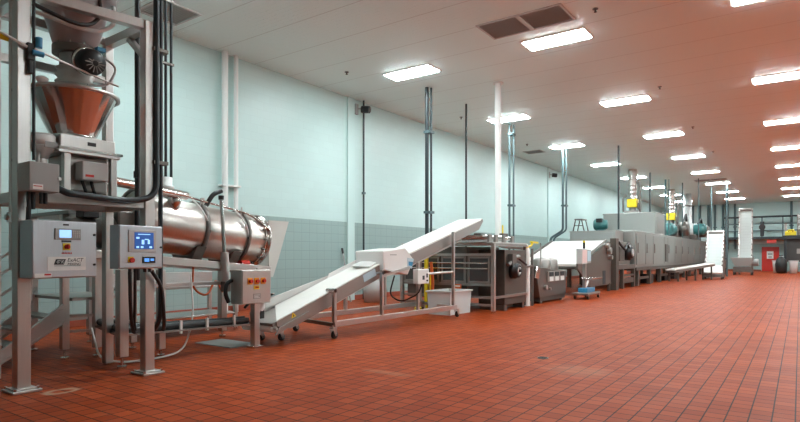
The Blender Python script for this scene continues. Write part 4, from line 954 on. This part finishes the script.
# ================================================================== OVEN LINE
t = thing('oven_infeed', 'dark steel infeed stand with a round drive and cables before the oven', 'machine', (-6.8, 24.3, 0))
MB().box((-6.12, 22.95, 0), (-5.88, 23.35, 2.05)).build('main_post', 'oven_dark', t, .01)
MB().box((-8.4, 23.5, .80), (-5.95, 26.45, 1.0)).build('bed', 'dark', t, .01)
MB().box((-7.9, 23.6, 1.0), (-6.15, 26.3, 1.95)).build('housing', 'dull', t, .02)
for (x, y) in ((-6.0, 24.3), (-6.0, 26.2), (-8.2, 24.3), (-8.2, 26.2)): MB().box((x - .07, y - .09, 0), (x + .07, y + .09, .80)).build('leg', 'oven_dark', t)
MB().box((-6.05, 24.3, .22), (-5.95, 26.2, .42)).box((-6.05, 24.3, .5), (-5.95, 26.2, .58)).build('lower_panel', 'oven_dark', t)
MB().lathe((-6.14, 25.5, 1.50), (-5.86, 25.5, 1.50), [(0, 0), (0, .34), (.7, .34), (.8, .25), (1, .25), (1, 0)], 26).build('drive_wheel', 'black', t)
part_label(MB().cyl((-5.86, 25.5, 1.5), (-5.82, 25.5, 1.5), .16, 18).build('hub', 'lightgrey', t), 'pale wheel hub')
part_label(MB().box((-6.4, 24.5, .60), (-6.05, 25.3, .74)).build('warm_guard', 'orange', t), 'orange guard plate inside')
MB().path([(-5.9, 23.4, 1.9), (-5.85, 24.2, 1.6), (-5.9, 24.9, 1.9), (-5.95, 25.3, 1.7)], .05, 8).build('cable', 'black', t)
MB().box((-6.14, 24.0, 1.15), (-6.0, 24.8, 1.75)).build('gear_case', 'dark', t, .03)

t = thing('tunnel_oven', 'long stainless tunnel oven standing on dark legs down the hall', 'oven', (-7.0, 37, 0))
OX0, OX1, OY0, OY1, OZ0, OZ1 = -8.6, -6.0, 26.6, 50.0, .84, 2.50
MB().box((OX0, OY0, OZ0), (OX1, OY1, OZ1)).build('body', 'oven', t, .02)
ys = [26.7, 28.5, 30.2, 33.0, 34.0, 36.2, 38.4, 40.8, 43.2, 46.0, 49.8]
for i in range(len(ys) - 1):
    d = MB().box((OX1, ys[i] + .06, OZ0 + .12), (OX1 + .045, ys[i + 1] - .06, OZ1 - .12)).build('door', 'oven', t, .012)
    if i != 3: MB().box((OX1 + .045, ys[i] + .18, 1.5), (OX1 + .09, ys[i] + .26, 1.95)).build('handle', 'dull', d)
part_label(MB().box((OX1, 33.2, 1.05), (OX1 + .10, 33.85, 2.0)).build('gauge_panel', 'dark', t, .01), 'dark gauge panel')
MB().box((OX0 - .05, OY0 - .1, OZ0 - .14), (OX1 + .08, OY1, OZ0)).build('base_frame', 'oven_dark', t)
for i in range(10):
    y = 27.0 + i * 2.5
    for x in (OX1 - .02, OX0 + .1): MB().box((x - .08, y - .12, 0), (x + .08, y + .12, OZ0 - .14)).build('leg', 'oven_dark', t)
    if i % 2 == 0: MB().box((OX1 - .06, y + .12, .28), (OX1, y + 2.38, .40)).build('stretcher', 'oven_dark', t)
for y, h in ((29.9, .45), (33.6, .35), (36.6, .5)): MB().box((OX1 - .5, y, 0), (OX1 - .05, y + .8, h)).build('burner_box', 'black', t)
# hoods on top
t = thing('oven_hood', 'pale plain box hood standing on top of the oven', 'hood', (-7.6, 33.5, 2.5))
MB().box((-9.0, 32.4, 2.50), (-6.3, 35.0, 3.72)).build('hood_box', 'oven', t, .02)
MB().box((-9.03, 32.37, 3.66), (-6.27, 35.03, 3.72)).build('rim', 'oven', t, .01)
MB().box((-6.30, 33.0, 2.7), (-6.28, 34.4, 3.5)).build('access_panel', 'oven', t, .005)
t = thing('intake_hood', 'low steel box hood over the top of the wide white belt', 'hood', (-7.5, 25.4, 1.95))
MB().box((-8.4, 25.0, 1.96), (-6.45, 26.4, 2.46)).build('hood_box', 'steel', t, .02)
MB().box((-8.3, 24.985, 2.1), (-6.55, 25.0, 2.38)).build('front_panel', 'steel_h', t, .006)
MB().box((-8.42, 24.97, 2.42), (-6.43, 26.42, 2.46)).build('rim', 'steel', t)
# a-frame and teal motor behind
t = thing('step_stool', 'small dark step frame standing on the oven beside a teal motor', 'stand', (-8.2, 25.6, 2.46))
for y in (25.3, 25.9):
    MB().bar((-8.36, y, 2.46), (-8.24, y, 3.0), .04, .04).bar((-7.86, y, 2.46), (-7.98, y, 3.0), .04, .04).build('leg', 'dark', t)
MB().box((-8.28, 25.24, 2.98), (-7.94, 25.96, 3.02)).bar((-8.3, 25.3, 2.72), (-7.92, 25.3, 2.72), .03, .03).build('top', 'dark', t)
t = thing('blower_motor', 'teal blower motor on the steel box hood', 'motor', (-7.2, 25.8, 2.46))
MB().lathe((-7.55, 25.8, 2.76), (-7.0, 25.8, 2.76), [(0, 0), (0, .22), (.1, .26), (.7, .26), (.75, .20), (1, .20), (1, 0)], 22).build('housing', 'teal', t)
MB().box((-7.45, 25.65, 2.46), (-7.1, 25.95, 2.56)).build('foot', 'teal', t)
MB().box((-7.4, 25.5, 2.85), (-7.15, 25.7, 3.02)).build('terminal_box', 'black', t)

def fan_drive(x, y, zb, ztop, label, sc=1.0):
    t = thing('fan_drive', label, 'fan', (x, y, zb))
    s = sc
    MB().lathe((x, y, zb + 1.0 * s), (x, y, ztop), [(0, 0), (0, .30 * s)] + [(k / 14 + d, (.27 + .03 * ((k + (d > 0)) % 2)) * s) for k in range(14) for d in (0.0, .03)] + [(1, .27 * s), (1, 0)], 18).build('exhaust_stack', 'drum', t)
    part_label(MB().box((x - .3 * s, y - .35 * s, zb + .42 * s), (x + .32 * s, y + .35 * s, zb + .98 * s)).build('guard_box', 'yellow', t, .03), 'yellow guard box')
    MB().cyl((x, y, zb), (x, y, zb + .43 * s), .22 * s, 18).box((x - .45 * s, y - .45 * s, zb), (x + .45 * s, y + .45 * s, zb + .18 * s)).build('pedestal', 'dull', t)
    MB().path([(x - .5 * s, y - .3, zb + .1), (x - .55 * s, y - .3, zb + .9), (x - .32 * s, y - .2, zb + 1.2 * s)], .05, 8).path([(x + .45 * s, y, zb), (x + .5 * s, y, zb + 1.0), (x + .42 * s, y, zb + 2.0 * s), (x + .25 * s, y, zb + 2.2 * s)], .05, 8).build('hose', 'dark', t)
    MB().box((x + .36 * s, y - .2, zb + .2), (x + .52 * s, y + .2, zb + .7 * s)).build('motor', 'dark', t, .03)
fan_drive(-7.62, 33.2, 3.72, ZC, 'nearer yellow fan drive with a ribbed stack on the pale hood', .82)
fan_drive(-7.6, 44.6, 3.56, ZC, 'second yellow fan drive with a ribbed stack farther along the oven', .92)
t = thing('exhaust_stack', 'pale exhaust stack without yellow guard at the far end of the oven', 'stack', (-7.4, 48.6, 2.5))
MB().lathe((-7.15, 48.6, 2.5), (-7.15, 48.6, ZC - .002), [(0, 0), (0, .75), (.3, .62), (.38, .36), (1, .33), (1, 0)], 20).build('stack_pipe', 'lightgrey', t)
MB().lathe((-7.15, 48.6, 5.2), (-7.15, 48.6, 5.3), [(0, .3), (0, .42), (1, .42), (1, .3)], 20).build('collar', 'dull', t)
t = thing('blower_unit', 'dark blower machinery under the second yellow fan drive', 'machine', (-7.2, 42, 2.5))
MB().box((-8.3, 40.4, 2.50), (-6.5, 45.4, 3.05)).build('base', 'dark', t, .03)
MB().lathe((-6.5, 41.4, 3.15), (-6.0, 41.4, 3.15), [(0, 0), (0, .5), (1, .5), (1, 0)], 24).build('scroll', 'dark', t)
MB().box((-8.2, 43.6, 3.05), (-6.6, 45.2, 3.55)).build('gearbox', 'dark', t, .04)
MB().lathe((-6.9, 40.4, 3.1), (-6.9, 39.3, 3.1), [(0, 0), (0, .4), (.8, .4), (1, .3), (1, 0)], 20).build('motor', 'teal', t)
MB().path([(-6.3, 41.4, 3.6), (-6.3, 42.4, 4.2), (-6.4, 43.4, 3.6)], .07, 8).build('hose', 'black', t)
t = thing('blower_unit', 'dark teal blower machinery at the far end of the oven top', 'machine', (-6.6, 47, 2.5))
MB().box((-7.2, 45.6, 2.5), (-6.1, 47.4, 2.9)).build('base', 'dark', t, .03)
MB().lathe((-6.3, 45.9, 3.3), (-5.5, 45.9, 3.3), [(0, 0), (0, .42), (.8, .42), (1, .3), (1, 0)], 22).build('motor', 'teal', t)
MB().lathe((-6.2, 46.8, 3.2), (-5.4, 46.8, 3.2), [(0, 0), (0, .48), (.6, .48), (1, .3), (1, 0)], 22).build('scroll', 'dark', t)
MB().path([(-6.0, 45.6, 3.7), (-5.9, 46.3, 4.1), (-5.9, 46.9, 3.7)], .07, 8).build('hose', 'black', t)

# outfeed and elevators
t = thing('outfeed_conveyor', 'low white outfeed belt angling from the oven to the low elevator', 'conveyor', (-5.0, 34, 0))
p0, p1 = Vector((-5.60, 32.6, .62)), Vector((-4.25, 37.1, .92))
MB().bar(p0, p1, .50, .06).build('belt', 'belt', t, .01)
MB().bar(p0 - Vector((0, 0, .10)), p1 - Vector((0, 0, .09)), .56, .09).build('side_frame', 'dull', t)
for f_ in (.08, .5, .92):
    c = p0.lerp(p1, f_)
    for sx in (-.22, .22): MB().box((c.x + sx - .04, c.y - .04, 0), (c.x + sx + .04, c.y + .04, c.z - .12)).build('leg', 'oven_dark', t)
    MB().bar((c.x - .22, c.y, .30), (c.x + .22, c.y, .30), .05, .05).build('stretcher', 'oven_dark', t)

def elevator(label, x0, x1, yb, yt, zb, zt, cleats, tray):
    xc = (x0 + x1) / 2
    t = thing('elevator_conveyor', label, 'conveyor', (xc, yb, 0))
    d = Vector((0, yt - yb, zt - zb)); n = Vector((0, -(zt - zb), yt - yb)).normalized()
    b0 = Vector((0, yb, zb))
    part_label(MB().prism([Vector((x0, 0, 0)) + b0, Vector((x1, 0, 0)) + b0, Vector((x1, 0, 0)) + b0 + d, Vector((x0, 0, 0)) + b0 + d], n * -.10).build('belt', 'beltgrey', t), 'pale cleated belt')
    c = MB()
    for k in range(cleats):
        p = b0 + d * ((k + .5) / cleats); c.bar(p + Vector((x0 + .04, 0, 0)), p + Vector((x1 - .04, 0, 0)), .012, .02, (0, 0, 1))
    c.build('cleats', 'beltgrey', t)
    for x, s in ((x0, -1), (x1, 1)):
        f = MB().prism([Vector((x, 0, 0)) + b0 - n * .28, Vector((x, 0, 0)) + b0 + n * .10, Vector((x, 0, 0)) + b0 + d + n * .10, Vector((x, 0, 0)) + b0 + d - n * .28], (s * .07, 0, 0)).build('side_guard', 'steel', t, .01)
        r = MB()
        for k in range(9):
            p = b0 + d * ((k + .5) / 9) + n * .10; r.cyl(p + Vector((x + s * .02, 0, 0)), p + Vector((x + s * .10, 0, 0)), .055, 10)
        r.build('guard_knobs', 'dull', f)
        for yy in (yb + .5, yt + .15):
            z_ = zb + (zt - zb) * min(1, (yy - yb) / (yt - yb)) - .15
            MB().box((x + s * .04 - .04, yy - .05, 0), (x + s * .04 + .04, yy + .05, max(.3, z_))).build('leg', 'dull', t)
    MB().cyl(b0 + d + Vector((x0 - .06, 0, -.05)), b0 + d + Vector((x1 + .06, 0, -.05)), .12, 14).build('head_roller', 'dull', t)
    if tray:
        MB().prism([(x0 - .15, yb - .7, .42), (x1 + .15, yb - .7, .42), (x1 + .05, yb + .1, zb + .18), (x0 - .05, yb + .1, zb + .18)], (0, 0, -.06)).build('infeed_tray', 'white', t, .01)
        MB().box((x0 - .12, yb - .72, .12), (x1 + .12, yb + .2, .30)).build('base_frame', 'dark', t)
        for x in (x0 - .08, x1 + .08):
            for y in (yb - .65, yb + .15): MB().box((x - .04, y - .04, 0), (x + .04, y + .04, .13)).build('foot', 'black', t)
    else:
        MB().prism([(x0 - .5, yb - 1.0, 1.25), (x1 + .25, yb - 1.0, 1.25), (x1 + .05, yb - 1.0, .65), (x0 - .2, yb - 1.0, .65)], (0, 1.0, 0)).build('infeed_hopper', 'dull', t, .01)
        MB().box((x0 - .3, yb - 1.1, .2), (x1 + .15, yb + .2, .6)).build('base_frame', 'dark', t)
        for x in (x0 - .25, x1 + .1):
            for y in (yb - 1.0, yb + .1): MB().box((x - .05, y - .05, 0), (x + .05, y + .05, .2)).build('foot', 'black', t)
        MB().cyl((x1 + .1, yb - .4, .9), (x1 + .5, yb - .4, .9), .25, 14).build('drive_motor', 'grey', t)
    return t
elevator('low white cleated elevator at the end of the outfeed belt', -4.55, -3.78, 38.0, 39.1, .65, 2.85, 12, True)
elevator('tall white cleated elevator reaching up near the red door', -3.62, -2.90, 48.0, 48.9, 1.2, 4.85, 18, False)

t = thing('packing_machine', 'dark packing machine on the floor between the two white elevators', 'machine', (-4.6, 47, 0))
MB().box((-5.6, 46.6, .5), (-4.35, 48.2, 1.1)).build('body', 'dark', t, .03)
MB().prism([(-5.5, 46.6, 1.1), (-4.5, 46.6, 1.1), (-4.75, 46.6, 1.7), (-5.2, 46.6, 1.7)], (0, 1.2, 0)).build('hopper', 'dull', t, .01)
for (x, y) in ((-5.5, 46.7), (-4.45, 46.7), (-5.5, 48.1), (-4.45, 48.1)): MB().box((x - .06, y - .06, 0), (x + .06, y + .06, .5)).build('leg', 'oven_dark', t)
MB().cyl((-4.3, 46.7, 1.2), (-4.3, 46.7, 2.2), .06, 10).build('signal_post', 'steel', t)

# ================================================================== FAR MEZZANINE
t = thing('mezzanine_walkway', 'dark raised walkway with railings along the far wall above the red door', 'walkway', (-1.5, 58.5, 2.9))
MB().box((-5.6, 58.9, 2.86), (4.0, 59.0, 3.06)).build('edge_beam', 'blackpipe', t)
MB().box((-5.6, 59.0, 2.94), (4.0, YF - .03, 3.02)).build('deck', 'dull', t)
for z in (4.82, 4.2, 3.6): MB().cyl((-5.6, 58.95, z), (4.0, 58.95, z), .05 if z < 4.5 else .08, 10).build('rail', 'blackpipe' if z > 4.5 else 'pipe', t)
for x in (-5.5, -4.0, -2.72, -1.2, .2, 1.6, 3.0): MB().box((x - .05, 58.92, 3.06), (x + .05, 58.98, 4.80)).build('post', 'pipe', t)
for x in (-5.5, 2.6): MB().box((x - .1, 58.9, 0), (x + .1, 59.0, 2.86)).build('support_column', 'blackpipe', t)
t = thing('valve_station', 'dark valve assembly hanging on the walkway railing', 'valve', (-2.75, 58.8, 3.3))
MB().box((-2.85, 58.75, 3.1), (-2.55, 58.92, 4.4)).build('manifold', 'blackpipe', t, .03)
MB().cyl((-2.7, 58.7, 3.9), (-2.7, 58.75, 3.9), .25, 16).build('wheel', 'black', t)
t = thing('equipment_stand', 'dark steel equipment stand carrying a yellow case near the red door', 'stand', (-.4, 55, 0))
MB().box((-1.15, 54.4, 2.72), (1.6, 56.6, 3.0)).build('top_deck', 'blackpipe', t, .01)
for (x, y) in ((-.95, 54.6), (1.4, 54.6), (-.95, 56.4), (1.4, 56.4)): MB().box((x - .09, y - .09, 0), (x + .09, y + .09, 2.72)).build('leg', 'blackpipe', t)
MB().box((-.86, 54.9, .9), (1.5, 56.3, 2.72)).build('cabinet', 'grey_dark', t, .02)
MB().box((-.2, 54.87, 1.55), (.2, 54.9, 1.95)).build('vent_plate', 'dull', t)
t = thing('yellow_case', 'yellow case sitting on the dark equipment stand', 'case', (-.75, 55, 3.0))
MB().box((-.98, 54.7, 3.0), (-.22, 55.3, 3.34)).build('body', 'yellow', t, .05)
MB().box((-.80, 54.8, 3.34), (-.35, 55.2, 3.48)).build('lid', 'yellow', t, .04)
MB().path([(-.75, 54.68, 3.3), (-.7, 54.62, 3.42), (-.5, 54.62, 3.42), (-.45, 54.68, 3.3)], .02, 8).build('handle', 'black', t)
t = thing('grey_cabinet', 'tall dark grey cabinet standing on the equipment stand', 'cabinet', (.5, 55.5, 3.0))
MB().box((-.18, 55.4, 3.0), (1.4, 56.4, 4.75)).build('body', 'dark', t, .02)
for z in (3.5, 4.0, 4.4): MB().box((-.1, 55.37, z), (1.3, 55.4, z + .28)).build('drawer', 'grey', t, .01)
MB().box((-1.02, 55.6, 3.0), (-.86, 55.75, 4.0)).build('side_post', 'dull', t)
for i, (x, y, lab) in enumerate([(-.40, 53.7, 'white lidded pail at the foot of the dark equipment stand'), (-1.55, 55.6, 'white pail between the dark sacks and the red door')]):
    t = thing('white_pail', lab, 'bucket', (x, y, 0))
    MB().lathe((x, y, 0), (x, y, .95), [(0, 0), (0, .24), (.95, .30), (1, .30), (1, 0)], 20).build('tub', 'binwhite', t)
    MB().lathe((x, y, .93), (x, y, 1.0), [(0, .31), (0, .33), (1, .33), (1, 0)], 20).build('lid', 'lightgrey', t)
t = thing('waste_bag', 'dark filled sack standing beside the red door', 'bag', (-1.2, 53.6, 0))
MB().lathe((-1.20, 53.6, 0), (-1.20, 53.6, 1.45), [(0, 0), (0, .30), (.15, .38), (.5, .40), (.75, .33), (.88, .16), (.92, .12), (1, .18), (1, 0)], 22).build('bag_body', 'black', t)
MB().lathe((-1.20, 53.6, 1.31), (-1.20, 53.6, 1.36), [(0, .1), (0, .15), (1, .15), (1, .1)], 16).build('tie', 'grey', t)

# floor drain
t = thing('floor_drain', 'small round dark drain cover set in the red tiles', 'drain', (-2.76, 7.14, 0))
MB().lathe((-2.76, 7.14, 0), (-2.76, 7.14, .008), [(0, .0), (0, .075), (1, .07), (1, .0)], 24).build('cover', 'dark', t)
g = MB()
for k in range(-3, 4): g.box((-2.81, 7.14 + k * .016 - .004, .008), (-2.71, 7.14 + k * .016 + .004, .011))
g.build('slots', 'black', t)

# ------------------------------------------------------------------ camera, world, view
f_px = 563.4
cam = bpy.data.cameras.new('camera'); co = bpy.data.objects.new('camera', cam); COL.objects.link(co)
cam.sensor_width = 36; cam.sensor_fit = 'HORIZONTAL'; cam.lens = f_px / 800 * 36; cam.shift_y = 45.3 / 800
cam.clip_start = .05; cam.clip_end = 200
co.location = (0, 0, 1.34); co.rotation_euler = (PI / 2, 0, 0.6172)
SC.camera = co
w = bpy.data.worlds.new('world'); w.use_nodes = True; SC.world = w
w.node_tree.nodes['Background'].inputs['Color'].default_value = (.8, .85, .9, 1); w.node_tree.nodes['Background'].inputs['Strength'].default_value = 0.0
SC.view_settings.view_transform = 'Standard'; SC.view_settings.look = 'None'; SC.view_settings.gamma = 1
SC.view_settings.use_curve_mapping = False
SC.view_settings.exposure = 0.16
SC.cycles.max_bounces = 12; SC.cycles.diffuse_bounces = 6; SC.cycles.glossy_bounces = 5
SC.cycles.use_light_tree = True
SC.cycles.sample_clamp_indirect = 6
SC.cycles.use_denoising = True
